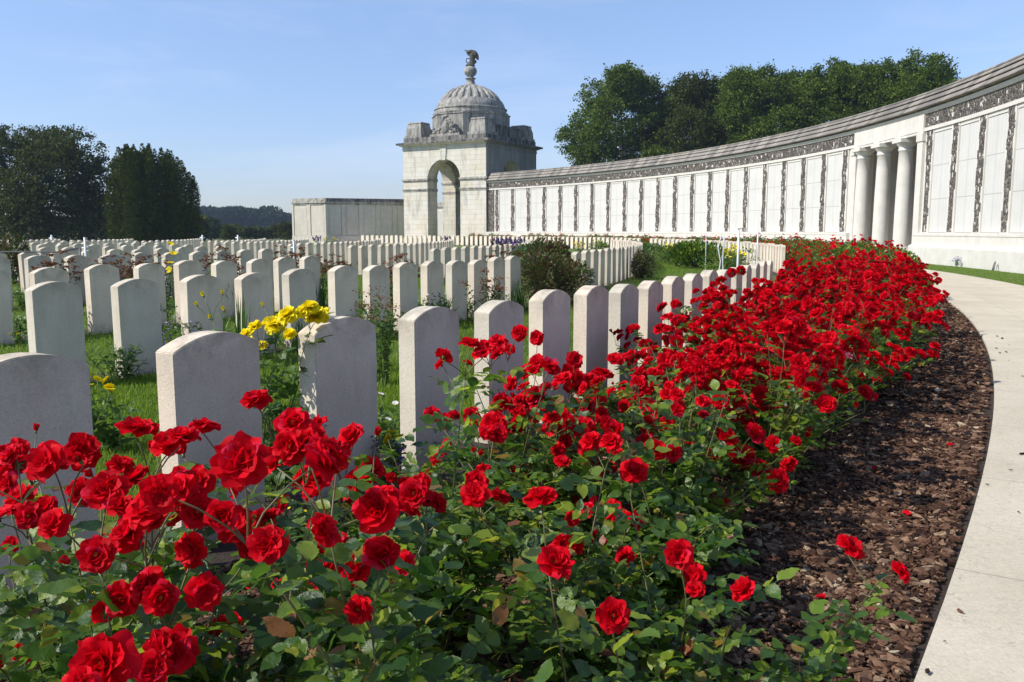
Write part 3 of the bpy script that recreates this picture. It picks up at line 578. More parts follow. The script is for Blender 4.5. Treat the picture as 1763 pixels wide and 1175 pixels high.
# --- the foreground bushes: blossom positions measured from the photograph (px, py, width px)
FB = [(20, 785, 75), (80, 797, 88), (142, 778, 80), (62, 742, -32), (235, 742, 85), (266, 776, -38), (38, 858, 66), (183, 846, 92), (255, 880, 105), (228, 918, 100), (176, 940, 62),
 (308, 838, 84), (352, 737, 74), (440, 690, 62), (416, 797, 112), (404, 905, 84), (275, 1030, 108), (182, 1142, 128), (92, 1000, 56), (152, 1062, 66), (30, 800, 60),
 (505, 730, 88), (548, 738, 74), (566, 782, 104), (606, 752, 62), (540, 845, 78), (636, 812, 62), (648, 750, -34), (650, 882, 106), (712, 850, 76), (738, 862, 60), (570, 958, 92), (604, 972, 62), (550, 900, 58),
 (700, 922, 46), (626, 1128, 48), (572, 1096, 52), (820, 832, 66), (884, 814, -30), (932, 858, 78), (1012, 880, 50), (1056, 880, 52), (986, 940, 58), (956, 970, 82), (1054, 1060, 88),
 (882, 944, 36), (862, 874, 40), (1168, 954, 62), (1196, 990, 58), (1282, 1018, 70), (1462, 943, 66), (755, 786, 42), (744, 714, 36), (850, 732, 56), (812, 716, 40), (760, 629, 36),
 (1092, 812, 56), (1052, 762, 58), (1010, 776, 44), (1130, 775, 44), (1056, 740, 44), (1150, 728, 36), (1290, 806, 30), (1298, 790, -20), (810, 594, 50), (858, 590, 40), (895, 574, 38), (925, 582, 30), (945, 632, 44), (905, 640, 36),
 (700, 835, 52), (480, 800, 70), (340, 830, 78), (290, 870, 70), (770, 770, 34), (1040, 940, -28), (20, 940, 50), (120, 1010, 40), (640, 1010, 44), (30, 775, 60), (985, 780, 34), (1110, 760, 40), (895, 690, 40), (925, 625, 36), (990, 620, 38), (1030, 660, 40), (1015, 700, 34), (950, 720, 44), (880, 660, 36), (1100, 660, 40), (1075, 700, 36), (1165, 680, 44), (1200, 640, 40), (1145, 620, 36), (915, 770, 34), (1210, 715, 36), (1240, 690, 36), (690, 1000, 40), (760, 1040, 38), (850, 1010, 44), (480, 1010, 50), (380, 1080, 60), (330, 980, 48), (450, 900, 60), (30, 1120, 60), (1370, 760, 34), (1240, 860, 36), (1130, 860, 38), (930, 1090, 50), (1000, 860, 40), (940, 800, 38), (1160, 820, 38), (1080, 860, 36), (1180, 760, 36), (1230, 780, 32), (1010, 720, 36), (1120, 700, 34), (1060, 620, 34), (980, 670, 34), (560, 1060, 50), (660, 1060, 44), (420, 990, 54), (250, 1120, 60), (780, 930, 40), (840, 900, 38)]
fg = []
for px, py, wd in FB:
    bud = wd < 0; d = (0.082 if not bud else 0.045) * F / abs(wd) * 1.0
    d = min(d, 3.4); p = at(px, py, d)
    if p.z < 0.12: continue
    fg.append((p, 'bud' if bud else 'open'))
bases = [(-0.95, 1.75), (-0.62, 1.30), (-0.30, 1.62), (-0.12, 1.20), (0.12, 1.95), (0.22, 1.50), (0.40, 2.55), (0.44, 1.98), (0.66, 1.98), (-0.22, 2.35), (0.02, 2.95), (0.62, 2.95), (0.20, 2.45)]
fglab = ['red rose bush at the left edge, against the nearest headstones', 'red rose bush with big blooms in the lower left corner', 'red rose bush between the two nearest headstones', 'leafy red rose bush in the bottom middle foreground', 'open red rose bush over bare mulch, middle foreground',
 'low red rose bush with scattered single blooms over the bark', 'red rose bush in front of the third whole headstone', 'sparse rose bush with a few low red blooms on the bark', 'small low rose bush with one red bloom, nearest the path', 'tall rose bush with a single high bloom before the third headstone', 'red rose bush before the fourth whole headstone', 'red rose bush at the edge of the bare bark, middle distance', 'red rose bush behind the low foreground blooms, centre of the picture']
def nm2(nm, rg): v = nm + rg.normal(0, .45, 3); v[2] = max(v[2], .1); return v / np.linalg.norm(v)
assign = {k: [] for k in range(len(bases))}
for p, kind in fg:
    k = min(range(len(bases)), key=lambda q: (bases[q][0] - p.x) ** 2 + (bases[q][1] - p.y) ** 2 * 0.8); assign[k].append((p, kind))
for k, (bx_, by_) in enumerate(bases):
    rg = np.random.default_rng(100 + k); bl = []
    for p, kind in assign[k]:
        lp = np.array([p.x - bx_, p.y - by_, p.z]); nm = np.array([-.15, -.62, .62]) + rg.normal(0, .38, 3); nm[2] = max(nm[2], .12)
        if kind == 'bud': nm = np.array([rg.normal(0, .2), rg.normal(0, .2), 1])
        bl.append((lp, kind, nm / np.linalg.norm(nm), rg.uniform(.64, .82)))
        if kind != 'bud' and p.y < 3.2:
            for _ in range(rg.integers(2, 5) if k not in (5, 7, 8) else rg.integers(0, 2)): o2 = rg.normal(0, .045, 3); o2[2] = -abs(o2[2]) * .8; bl.append((lp + o2 * 1.3, 'open' if rg.random() < .82 else 'bud', nm2(nm, rg), rg.uniform(.5, .7)))
    if not bl: bl = [(np.array([0, 0, .6]), 'open', np.array([0, 0, 1.]), 1.)]
    hm = max(b[0][2] for b in bl); low = k in (5, 7, 8)
    rose_bush((bx_, by_, 0), bl, rg, True, {5: 70, 7: 70, 8: 34, 4: 170, 12: 170, 3: 330}.get(k, 400), 0.080, {8: 1}.get(k, 2 if low else (5 if k in (4, 12) else 10)), min(hm * .88, .74) if not low else .34, .14 if low else .34, label=fglab[k], category='rose bush', group='red rose bushes along the path')
for k, (r_, a) in enumerate([(60.95, -33.2), (61.05, -32.2), (60.8, -31.6), (61.15, -33.9), (60.7, -33.75), (61.1, -30.9)]):
    rg = np.random.default_rng(900 + k); V, f = petal(.03, .036, 5, 5, 80, .3, .08, k, rg); q = pol(r_, a); o = link('fallen_petal', mesh_np('fallen_petal', V, [f], 'red_petal', True), None, (q.x, q.y, .032), label='fallen red rose petal lying on the bark or path edge', category='petal', group='fallen rose petals'); o.rotation_euler = (0, 0, rg.uniform(0, 6))
# --- generic bushes
def dome_blooms(rg, n, hmax, rad, buds=0.1):
    bl = []
    while len(bl) < n:
        a = rg.uniform(0, 6.28); r_ = rad * math.sqrt(rg.uniform(0, 1)); h_ = hmax * (1 - .42 * (r_ / rad) ** 2.2) * rg.uniform(.8, 1.04)
        if rg.random() < .35: h_ *= rg.uniform(.5, .9)
        c = np.array([r_ * math.cos(a), r_ * math.sin(a), h_])
        for _ in range(rg.integers(2, 8)):
            p = c + rg.normal(0, .045, 3); nm = np.array([p[0] / rad * .7, p[1] / rad * .7, .8]) + rg.normal(0, .35, 3); nm[2] = max(nm[2], .1)
            bl.append((p, 'bud' if rg.random() < buds else 'open', nm / np.linalg.norm(nm), rg.uniform(.68, 1.06)))
    return bl[:n]
def copy_tree(o, parent=None):
    c = o.copy(); COL.objects.link(c); c.parent = parent
    for ch in list(o.children): copy_tree(ch, c)
    return c
def bush_spots(a0, a1, step, rads):
    L = []; a = a0; k = 0
    while a < a1:
        for q, r_ in enumerate(rads): L.append((r_ + random.gauss(0, .07), a + q * step * .5 + random.gauss(0, step * .12)))
        a += step; k += 1
    return L
near_sp = [s for s in bush_spots(-33.3, -30.6, 0.52, (59.62, 60.02, 60.38)) if pol(*s).y > (3.05 if s[0] < 60.2 else 3.55) and (s[0] > 59.9 or s[1] > -32.2)]
mid_sp = bush_spots(-30.5, -21.5, 0.54, (59.5, 59.98, 60.38))
far_sp = bush_spots(-21.4, 40, 0.56, (59.6, 60.4))
GRP = 'red rose bushes along the path'
for k, (r_, a) in enumerate(near_sp):
    rg = np.random.default_rng(300 + k); p = pol(r_, a); h_ = rg.uniform(.66, .8) if r_ > 59.95 else rg.uniform(.56, .68)
    rose_bush((p.x, p.y, 0), dome_blooms(rg, 54, h_, .43), rg, True, 230, 0.074, 9, h_ * .85, .40,
        label=f'{ORD[k % 20] if k < 20 else "one further"} full red rose bush of the curved bed, counting away past the foreground', category='rose bush', group=GRP)
protos = []
for k in range(5):
    rg = np.random.default_rng(400 + k); h_ = rg.uniform(.74, .9)
    protos.append(rose_bush((0, 0, 0), dome_blooms(rg, 60, h_, .45, .08), rg, False, 230, 0.078, 10, h_ * .85, .42, label='red rose bush in the crowded middle of the curved bed', category='rose bush', group=GRP))
used = set()
for k, (r_, a) in enumerate(mid_sp):
    q = k % 5; o = protos[q] if q not in used else copy_tree(protos[q]); used.add(q); p = pol(r_, a)
    o.location = p; o.rotation_euler = (0, 0, random.uniform(0, 6.28)); s_ = random.uniform(.92, 1.1); o.scale = (s_, s_, s_)
# far bushes: leaves + one mesh of tiny blossoms
def mesh_arr(me):
    V = np.empty(len(me.vertices) * 3); me.vertices.foreach_get('co', V); return V.reshape(-1, 3), [tuple(p.vertices) for p in me.polygons], [p.material_index for p in me.polygons]
fprot = []
for k in range(4):
    rg = np.random.default_rng(500 + k); h_ = rg.uniform(.78, .92); root = empty('rose_bush', (0, 0, 0), label='small red rose bush in the far end of the curved bed', category='rose bush', group=GRP)
    n = 2300; P = rg.normal(0, 1, (n, 3)); P /= np.linalg.norm(P, axis=1)[:, None]; P *= (rg.uniform(.3, 1, n) ** .5)[:, None]; P = P * [.44, .44, h_ * .5] + [0, 0, h_ * .5]
    D = P - [0, 0, h_ * .4] + rg.normal(0, .2, (n, 3)); V, f = scatter(LQ[0], [LQF], P, rotmats(D, rg.normal(0, .8, n)), rg.uniform(.04, .07, n))
    link('leaves', mesh_np('leaves', V, f, 'rose_leaf', True), root)
    mb = MB()
    for p, kind, nm, sc in dome_blooms(rg, 105, h_ * 1.02, .47, 0):
        mv, mf, mm = mesh_arr(RL[rg.integers(0, 2)]) if False else (None, None, None)
        Mm = Matrix.Translation(p) @ orient(nm, rg.uniform(0, 6.28)) @ Matrix.Scale(sc * 1.05, 4)
        for cnt, l_, op, cu in ((5, 1, 74, .3), (4, .62, 35, -.3)):
            for kk in range(cnt):
                Vp, fp = petal(.04 * l_, .052 * l_, 3, 3, op + rg.normal(0, 9), cu, .06, rg.uniform(0, 6), rg)
                mb.add(xf(Vp, Mm @ Matrix.Rotation(6.283 * kk / cnt, 4, 'Z')), [fp])
    mb.obj('blossoms', 'red_petal', root, smooth=True); fprot.append(root)
used = set()
for k, (r_, a) in enumerate(far_sp):
    p = pol(r_, a)
    q = k % 4; o = fprot[q] if q not in used else copy_tree(fprot[q]); used.add(q)
    o.location = p; o.rotation_euler = (0, 0, random.uniform(0, 6.28)); s_ = random.uniform(.88, 1.08); o.scale = (s_, s_, s_)
# ------------------------------------------------------------------ border plants
def plant(name, kind, loc, rg, h, rad, label, cat, group=None, n=14, flower=None, leaf='herb_leaf', nl=12, lsc=.05, fsize=.012, buds=0):
    root = empty(name, loc, label=label, category=cat)
    if group: root['group'] = group
    st = MB(); P = []; D = []; tips = []
    for k in range(n):
        a = rg.uniform(0, 6.28); r_ = rad * math.sqrt(rg.uniform(0, 1)); hh = h * rg.uniform(.7, 1.05) * (1 - .25 * (r_ / rad))
        e = np.array([r_ * math.cos(a), r_ * math.sin(a), hh]); pth = bez(np.array([*rg.normal(0, rad * .18, 2), 0]), e, rg.normal(0, .02, 3), 6)
        st.tube(pth, .003 + h * .002, .0018, 4); tips.append(e)
        for q in range(nl):
            t = (q + rg.uniform(0, 1)) / nl; f_ = (.08 + .85 * t) * 5; i = min(int(f_), 4); p = pth[i] + (pth[i + 1] - pth[i]) * (f_ - i); b = q * 2.4 + rg.uniform(0, 1)
            P.append(p); D.append([math.cos(b), math.sin(b), rg.uniform(0, 1.1)])
    if kind == 'blade':
        st = MB(); P = []; D = []
        for k in range(n * 4):
            a = rg.uniform(0, 6.28); r_ = rad * rg.uniform(0, 1); hh = h * rg.uniform(.5, 1.05); b0 = np.array([*rg.normal(0, rad * .25, 2), 0]); e = b0 + np.array([r_ * math.cos(a), r_ * math.sin(a), hh])
            pth = bez(b0, e, np.array([0, 0, hh * .15]), 5); wd = np.array([math.sin(a), -math.cos(a), 0]) * .006 * (1 + h); t = np.array([1, 1, .8, .5, .05])[:, None]
            V = np.concatenate([pth - wd * t, pth + wd * t]); i = np.arange(4); st.add(V, [np.stack([i, i + 5, i + 6, i + 1], 1)])
        st.obj('foliage', leaf, root, smooth=True)
    else:
        st.obj('stems', 'green_stem', root, smooth=True); P = np.array(P); D = np.array(D)
        V, f = scatter(LQ[0] * [.75, 1, 1], [LQF], P, rotmats(D, rg.normal(0, .5, len(P))), lsc * rg.uniform(.6, 1.2, len(P)))
        link('foliage', mesh_np('foliage', V, f, leaf, True), root)
    if flower:
        fb = MB()
        for e in tips:
            if n <= 14 and fb.n: fb.obj('flower', flower, root, smooth=True); fb = MB()
            if kind == 'spike': pts = [e - np.array([0, 0, .14 * t]) + rg.normal(0, .008, 3) for t in np.linspace(0, 1, 14)]
            elif kind == 'flat': pts = [e + rg.normal(0, 1, 3) * [.035, .035, .012] for _ in range(16)]
            else: pts = [e]
            for p in pts:
                M = Matrix.Translation(p) @ orient(rg.normal(0, .5, 3) + np.array([0, 0, 1.]), rg.uniform(0, 6))
                for kk in range(5 if kind != 'daisy' else 9):
                    Vp, fp = petal(fsize, fsize * 1.0, 3, 3, 65, .2, .06, 0, rg); fb.add(xf(Vp, M @ Matrix.Rotation(6.283 * kk / (5 if kind != 'daisy' else 9), 4, 'Z')), [fp])
        fb.obj('flower' if n <= 14 else 'flowers', flower, root, smooth=True)
    return root
rgp = np.random.default_rng(77)
# yellow rose between the first and second whole stones
yr = at(500, 900, 3.75); yb = pol(58.62, -33.42)
YB = [(534, 531, 3.62, 'full'), (484, 549, 3.55, 'open'), (556, 541, 3.75, 'open'), (441, 565, 3.6, 'open'), (462, 556, 3.7, 'open'), (486, 565, 3.6, 'open'), (425, 577, 3.6, 'open'), (470, 573, 3.7, 'open'), (453, 527, 3.6, 'bud'), (350, 510, 3.62, 'bud'), (383, 506, 3.62, 'bud'), (339, 526, 3.62, 'bud'), (386, 534, 3.62, 'bud'), (361, 548, 3.62, 'bud'), (500, 577, 3.7, 'open'), (520, 540, 3.6, 'full'), (546, 548, 3.66, 'full'), (474, 560, 3.6, 'full'), (498, 545, 3.5, 'full'), (430, 590, 3.7, 'open'), (450, 598, 3.7, 'open')]
root = empty('yellow_rose_bush', yb, label='yellow rose bush flowering between the first two whole headstones', category='rose bush'); bl = []
for px, py, d, kd in YB:
    p = at(px, py, d) - yb; bl.append((np.array(p), kd, np.array([-.2, -.3, .8]) + rgp.normal(0, .25, 3), (.78 if kd == 'full' else .7) * rgp.uniform(.85, 1.15)))
st, V, Fc = grow(rgp, np.zeros(3), bl, CH, 240, .075, 12, .86, .26, 6, .0036)
st.obj('stems', 'green_stem', root, smooth=True)
m_ = mesh_np('leaves', V, [Fc], 'herb_leaf', True); link('leaves', m_, root)
for p, kd, nm, sc in bl:
    o = link('rosebud' if kd == 'bud' else 'blossom', YBUD if kd == 'bud' else YH[0 if kd == 'full' else 1], root); o.matrix_basis = Matrix.Translation(p) @ orient(nm, rgp.uniform(0, 6)) @ Matrix.Scale(sc, 4)
def pl(px, py, d, *a, **k):
    q = at(px, py, d); q.z = 0; return plant(a[0], a[1], q, rgp, *a[2:], **k)
pl(596, 600, 4.9, 'wilted_rose', 'flat', .72, .1, 'brown withered flower heads behind the second whole headstone', 'plant', n=5, flower='brown_petal', fsize=.014)
pl(408, 560, 5.6, 'iris_clump', 'blade', .78, .16, 'upright pale green blades behind the yellow rose', 'plant', n=9)
pl(655, 560, 6.6, 'tall_aster', 'flat', .80, .16, 'tall leafy stalks with dark dry heads before a second row headstone', 'plant', n=16, flower='brown_petal', fsize=.008, nl=26, lsc=.055)
pl(632, 560, 7.2, 'tall_aster', 'flat', .84, .14, 'tall leafy stalks in the gap left of the aster stalks', 'plant', n=12, flower='brown_petal', fsize=.008, nl=22, lsc=.055)
pl(835, 520, 10.3, 'dark_sedum', 'flat', .78, .25, 'dark purple leafed plant between the two rightmost groups of second row headstones', 'plant', n=16, flower='brown_petal', leaf='plum_leaf', nl=16, lsc=.07)
pl(178, 640, 4.7, 'yellow_flower', 'daisy', .42, .12, 'small yellow flower with grey green leaves left of a second row headstone', 'plant', n=6, flower='yellow_petal', fsize=.03)
pl(185, 700, 4.6, 'low_herb', 'leaf', .34, .16, 'low broad leafed green plant beside the headstone foot', 'plant', n=12, nl=12, lsc=.08)
pl(680, 700, 3.95, 'yellow_flower', 'daisy', .30, .05, 'pale yellow bloom left of the third whole headstone', 'plant', n=3, flower='yellow_petal', fsize=.03)
pl(668, 740, 3.9, 'lavender', 'spike', .30, .10, 'thin purple flower spikes left of the third whole headstone', 'plant', n=7, flower='purple_petal', fsize=.009)
pl(510, 900, 3.2, 'low_sedum', 'daisy', .16, .16, 'low yellow green mat plant between the two nearest whole headstones', 'plant', n=34, flower='yellow_petal', nl=12, lsc=.03, fsize=.007)
pl(205, 960, 2.6, 'low_sedum', 'daisy', .18, .16, 'low yellow green mat plant right of the cut off headstone', 'plant', n=34, flower='yellow_petal', nl=12, lsc=.03, fsize=.007)
pl(665, 620, 4.6, 'low_herb', 'leaf', .38, .12, 'pale leafed plant behind the gap of second and third headstones', 'plant', n=9, nl=9, lsc=.08, flower='white_petal', fsize=.02)
pl(292, 590, 6.6, 'lavender', 'spike', .5, .06, 'single purple spike beside a second row headstone', 'plant', n=3, flower='purple_petal', fsize=.010)
pl(295, 437, 13.2, 'yellow_lily', 'daisy', 1.0, .07, 'tall yellow lily standing out among the third row stones', 'plant', n=4, flower='yellow_petal', fsize=.06)
pl(274, 455, 12.2, 'purple_aster', 'daisy', .82, .12, 'bright purple flower between third row headstones', 'plant', n=8, flower='purple_petal', fsize=.045)
pl(75, 620, 7.6, 'low_herb', 'daisy', .45, .25, 'green and yellow flowering herbs between second row headstones at left', 'plant', n=14, flower='yellow_petal', fsize=.016, nl=12, lsc=.06)
tufts = [plant('low_herb', 'leaf', (0, 0, 0), rgp, .30, .22, 'low green herb clump in the border between the headstones', 'plant', 'low plants between the headstones', n=18, nl=10, lsc=.06), plant('low_herb', 'daisy', (0, 0, 0), rgp, .42, .18, 'taller green herb with small white flowers in the border between the headstones', 'plant', 'low plants between the headstones', n=14, nl=12, lsc=.055, flower='white_petal', fsize=.014), plant('grass_tuft', 'blade', (0, 0, 0), rgp, .45, .22, 'grassy green tuft in the border between the headstones', 'plant', 'low plants between the headstones', n=14)]
spots_ = [(55.05 + random.gauss(0, .10), -32.0 + .66 * k + random.gauss(0, .12)) for k in range(12)] + [(51.95 + random.gauss(0, .1), -30.9 + .68 * k) for k in range(10)] + [(48.1, -28.2 + .8 * k) for k in range(9)] + [(55.3, -31.2 + 1.3 * k) for k in range(5)] + [(50.95, -18.5 + 1.1 * k) for k in range(6)]
for k, (r_, a) in enumerate(spots_):
    o = tufts[k] if k < 3 else copy_tree(tufts[k % 3]); o.location = pol(r_, a); o.rotation_euler = (0, 0, random.uniform(0, 6)); s_ = random.uniform(.8, 1.25); o.scale = (s_, s_, s_)
# dark red sedum drifts in the third and fourth rows
sed = plant('dark_sedum', 'flat', (0, 0, 0), rgp, .86, .3, 'dark red sedum clump between headstones of the third and fourth rows', 'plant', 'dark red sedum between the headstones', n=22, flower='brown_petal', leaf='plum_leaf', nl=14, lsc=.075, fsize=.018)
for k, (px, d) in enumerate([(97, 12.3), (150, 14.6), (185, 14.2), (215, 13.8), (240, 13.4), (268, 13.4), (400, 14.3), (378, 15.0), (546, 15.2), (575, 15.6), (680, 12.8), (690, 13.6), (870, 17.6), (845, 16.8), (480, 19), (520, 17)]):
    o = sed if k == 0 else copy_tree(sed); o.location = at(px, HOR, d) * 1; o.location.z = 0; o.rotation_euler.z = random.uniform(0, 6); s_ = random.uniform(.85, 1.1); o.scale = (s_, s_, s_)
# the big dark shrub in the gap and green ones
def shrub(name, loc, rx, ry, h, n, leaf, label, cat='shrub', lsc=.06, seed=1, group=None, up=.3):
    rg = np.random.default_rng(seed); root = empty(name, loc, label=label, category=cat)
    if group: root['group'] = group
    lob = [(rg.uniform(-.55, .55) * rx, rg.uniform(-.55, .55) * ry, rg.uniform(.3, .72) * h, rg.uniform(.35, .55)) for _ in range(9)]
    P = []; D = []
    per = n // 9
    for x, y, z, s_ in lob:
        q = rg.normal(0, 1, (per, 3)); q /= np.linalg.norm(q, axis=1)[:, None]; q *= (rg.uniform(.2, 1.15, per) ** .4)[:, None]
        D.append(q + [0, 0, up]); P.append(q * [rx * s_, ry * s_, h * .36] + [x, y, z])
    P = np.concatenate(P); D = np.concatenate(D) + rg.normal(0, .4, (len(P), 3)) if False else np.concatenate(D); ok = P[:, 2] > .01; P = P[ok]; D = D[ok]
    V, f = scatter(LQ[0], [LQF], P, rotmats(D, rg.normal(0, .8, len(P))), lsc * rg.uniform(.6, 1.3, len(P)))
    link('foliage', mesh_np('foliage', V, f, leaf, True), root); st = MB()
    for x, y, z, s_ in lob: st.tube(bez([0, 0, 0], [x, y, z], rg.normal(0, .03, 3), 5), .012, .005, 5)
    st.obj('stems', 'tree_bark', root, smooth=True); return root
def gpos(px, d): q = at(px, HOR, d); q.z = 0; return q
shrub('dark_shrub', gpos(960, 14.2), .62, 1.2, .84, 11000, 'shrub_leaf', 'big dark red brown shrub between the two lines of headstones', lsc=.055, seed=3)
shrub('dark_shrub', gpos(935, 17.5), .6, 1.0, .95, 6000, 'shrub_leaf', 'dark shrub just behind the big red brown shrub', lsc=.07, seed=4)
shrub('green_shrub', gpos(930, 23.5), .9, 1.3, .85, 4500, 'herb_leaf', 'feathery green plants behind the dark shrub', lsc=.07, seed=5, up=1.2)
shrub('green_shrub', gpos(985, 21), .6, .8, .72, 3000, 'herb_leaf', 'low green shrub with pinkish heads left of the short stone line', lsc=.06, seed=6)
shrub('green_shrub', gpos(1200, 28), .95, 1.2, .88, 6000, 'rose_leaf', 'tall soft green clump on the lawn before the white stone line', lsc=.09, seed=7, up=1.5)
shrub('dark_shrub', gpos(1108, 21.5), .32, .6, .72, 3000, 'shrub_leaf', 'dark plant at the right end of the short stone line', lsc=.05, seed=8)
for k, (px, d, lf) in enumerate([(1145, 33, 'rose_leaf'), (1120, 36, 'herb_leaf'), (1170, 31, 'herb_leaf'), (1255, 25, 'rose_leaf'), (1090, 42, 'herb_leaf'), (1040, 44, 'rose_leaf')]):
    shrub('border_plant', gpos(px, d), .8, 1.0, .7, 1800, lf, 'low green border plants before the white line of headstones', 'plant', .07, 20 + k, 'green plants before the white line')
yf = plant('yellow_flower', 'daisy', (0, 0, 0), rgp, .85, .25, 'yellow flowers before the long white line of headstones', 'plant', 'yellow flowers in the far border', n=14, flower='yellow_petal', fsize=.05, nl=12, lsc=.07)
for k, (px, d) in enumerate([(1262, 24), (1268, 22.5), (1155, 31), (1162, 33), (962, 33), (995, 36), (560, 60), (575, 62), (1030, 44), (1000, 40)]):
    o = yf if k == 0 else copy_tree(yf); o.location = gpos(px, d); o.rotation_euler.z = random.uniform(0, 6)
pf = plant('lavender', 'spike', (0, 0, 0), rgp, 1.0, .35, 'purple lavender spikes among the far headstones', 'plant', 'lavender in the far rows', n=24, flower='purple_petal', fsize=.03, nl=8, lsc=.07)
for k, (px, d) in enumerate([(855, 44), (878, 43), (895, 42), (868, 45), (545, 61), (768, 62), (888, 26)]):
    o = pf if k == 0 else copy_tree(pf); o.location = gpos(px, d); o.rotation_euler.z = random.uniform(0, 6)
shrub('dark_shrub', gpos(10, 19), .36, .6, 1.08, 2000, 'shrub_leaf', 'dark leafy shrub at the left edge among the headstones', lsc=.08, seed=9)
# ------------------------------------------------------------------ memorial wall
A0, A1 = -26.0, 43.9          # visible arm of the memorial
OP0, OP1 = -2.05, 3.62        # colonnade opening
wall = empty('memorial_wall', pol(65.8, 10), label='long curved white memorial wall with flint strips and stone roof', category='memorial wall', kind='thing')
base_loc = Vector(wall.location)
def wobj(mb, name, mat, parent=None, smooth=False):
    par = parent or wall; o = mb.obj(name, mat, par, smooth); recalc(o.data)
    o.matrix_parent_inverse = Matrix.Translation(-base_loc) if par is wall else Matrix.Identity(4)
    return o
for a0, a1 in ((A0, OP0), (OP1, A1)):
    mb = MB(); mb.arc([(65.90, 0), (65.90, 5.62), (66.75, 5.62), (66.75, 0)], a0, a1, .5); wobj(mb, 'wall_core', 'wall_stone')
    e0 = a0 if a0 < -20 else a0 - .0; mb = MB(); mb.arc([(65.45, -.1), (65.45, .60), (65.50, .66), (65.62, .70), (65.62, 1.0), (65.60, 1.02), (65.60, 1.10), (65.88, 1.13), (65.88, -.1)], a0, a1, .5); wobj(mb, 'plinth', 'wall_stone')
    mb = MB(); mb.arc([(65.80, 4.97), (65.80, 5.10), (65.885, 5.10), (65.885, 4.97)], a0, a1, .5); wobj(mb, 'lintel', 'wall_stone')
    mb = MB(); mb.arc([(65.84, 5.103), (65.84, 5.62), (65.89, 5.62), (65.89, 5.103)], a0, a1, .5)
    # pale stones set in the flint frieze
    a = a0 + .3
    while a < a1 - .3:
        z = random.uniform(5.14, 5.5); h_ = random.uniform(.07, .17); mb.arc([(65.825, z), (65.825, z + h_), (65.841, z + h_), (65.841, z)], a, a + random.uniform(.05, .13), 1, mi=1); a += random.uniform(.35, 1.3)
    wobj(mb, 'flint_frieze', ['flint', 'wall_stone'])
mb = MB(); mb.arc([(65.78, 4.90), (65.78, 5.62), (66.75, 5.62), (66.75, 4.90)], OP0 + .004, OP1 - .004, .5)
for k in range(3):
    c_ = OP1 - 0.95 - k * 1.78; mb.arc([(65.76, 5.0), (65.76, 5.05), (65.779, 5.05), (65.779, 5.0)], c_ - .7, c_ + .62, .7)
wobj(mb, 'architrave', 'wall_stone')
mb = MB(); mb.arc([(65.79, 5.622), (65.78, 5.66), (65.74, 5.76), (66.9, 5.76), (66.9, 5.622)], A0, A1, .5); wobj(mb, 'cornice', 'wall_stone')
for k, (r0, z0, r1_, z1) in enumerate(((65.58, 5.83, 65.84, 6.07), (65.76, 6.07, 66.0, 6.30), (65.93, 6.31, 66.10, 6.47))):
    mb = MB(); mb.arc([(r0 + .30, z0 - .06), (r0 + .12, z0 - .0), (r0, z0), (r0 - .005, z0 + .024), (r1_, z1), (67.2 - .2 * k, z1 - .05 * k), (67.2 - .2 * k, z0 - .06)], A0, A1, .5); wobj(mb, 'roof_course', 'roof_slabs')
mb = MB(); mb.arc([(66.06, 6.45), (66.05, 6.50), (66.10, 6.54), (66.20, 6.54), (66.25, 6.50), (66.24, 6.45)], A0, A1, .5); wobj(mb, 'ridge', 'roof_slabs')
def bayM(deg, rad): return Matrix.Translation(pol(rad, deg)) @ Matrix.Rotation(R(deg + 90), 4, 'Z')    # local +x along the wall, +y towards the centre side
strips = [4.46 + 1.8975 * k for k in range(21)] + [-2.46 - 1.868 * k for k in range(13)]
strips = [s for s in strips if A0 < s < A1 - .5]
for s_ in strips:
    p = MB(); wj = .62 if s_ not in (4.46, -2.46) else .66
    M = bayM(s_, 65.90); p.box(-wj / 2, wj / 2, -.02, .06, 1.13, 4.97, M)
    po = wobj(p, 'pilaster', 'wall_stone'); fl = MB(); z = 1.16; side = random.random() < .5
    while z < 4.93:
        h_ = random.choice((.24, .3, .36)); z1 = min(z + h_, 4.965); a_ = random.choice((.18, .22, .27)); b_ = random.choice((.18, .22, .27))
        fl.box(-a_, b_, .055, .066, z, z1, M); z = z1
        if random.random() < .3: zz = z - h_ * .7; xx = random.uniform(-.1, .04); fl.box(xx, xx + random.uniform(.05, .09), .06, .070, zz, zz + random.uniform(.1, .18), M, mi=1)
    o = fl.obj('flint_strip', ['flint', 'wall_stone'], po); recalc(o.data)
bays = sorted(strips)
for a, b in zip(bays[:-1], bays[1:]):
    if b - a > 2.5: continue
    c_ = (a + b) / 2; mb = MB(); hw = (b - a) / 2 * R(1) * 65.8 - .335; M = bayM(c_, 65.90)
    mb.add(xf(np.array([[-hw, .022, 1.14], [hw, .022, 1.14], [hw, .022, 4.84], [-hw, .022, 4.84], [-hw, -.01, 1.14], [hw, -.01, 1.14], [hw, -.01, 4.84], [-hw, -.01, 4.84]]), M),
           [[[0, 1, 2, 3], [4, 7, 6, 5], [0, 4, 5, 1], [1, 5, 6, 2], [2, 6, 7, 3], [3, 7, 4, 0]]], 0, [[-hw, 0], [hw, 0], [hw, 3.7], [-hw, 3.7]] * 2)
    wobj(mb, 'tablet', 'tablet_stone'); mb = MB(); mb.box(-hw, hw, -.01, .05, 4.845, 4.968, M); wobj(mb, 'tablet_head', 'wall_stone')
# last bay against the pavilion
mb = MB(); mb.box(-.45, .45, -.02, .066, 1.14, 4.96, bayM(43.2, 65.9)); wobj(mb, 'flint_panel', 'flint')
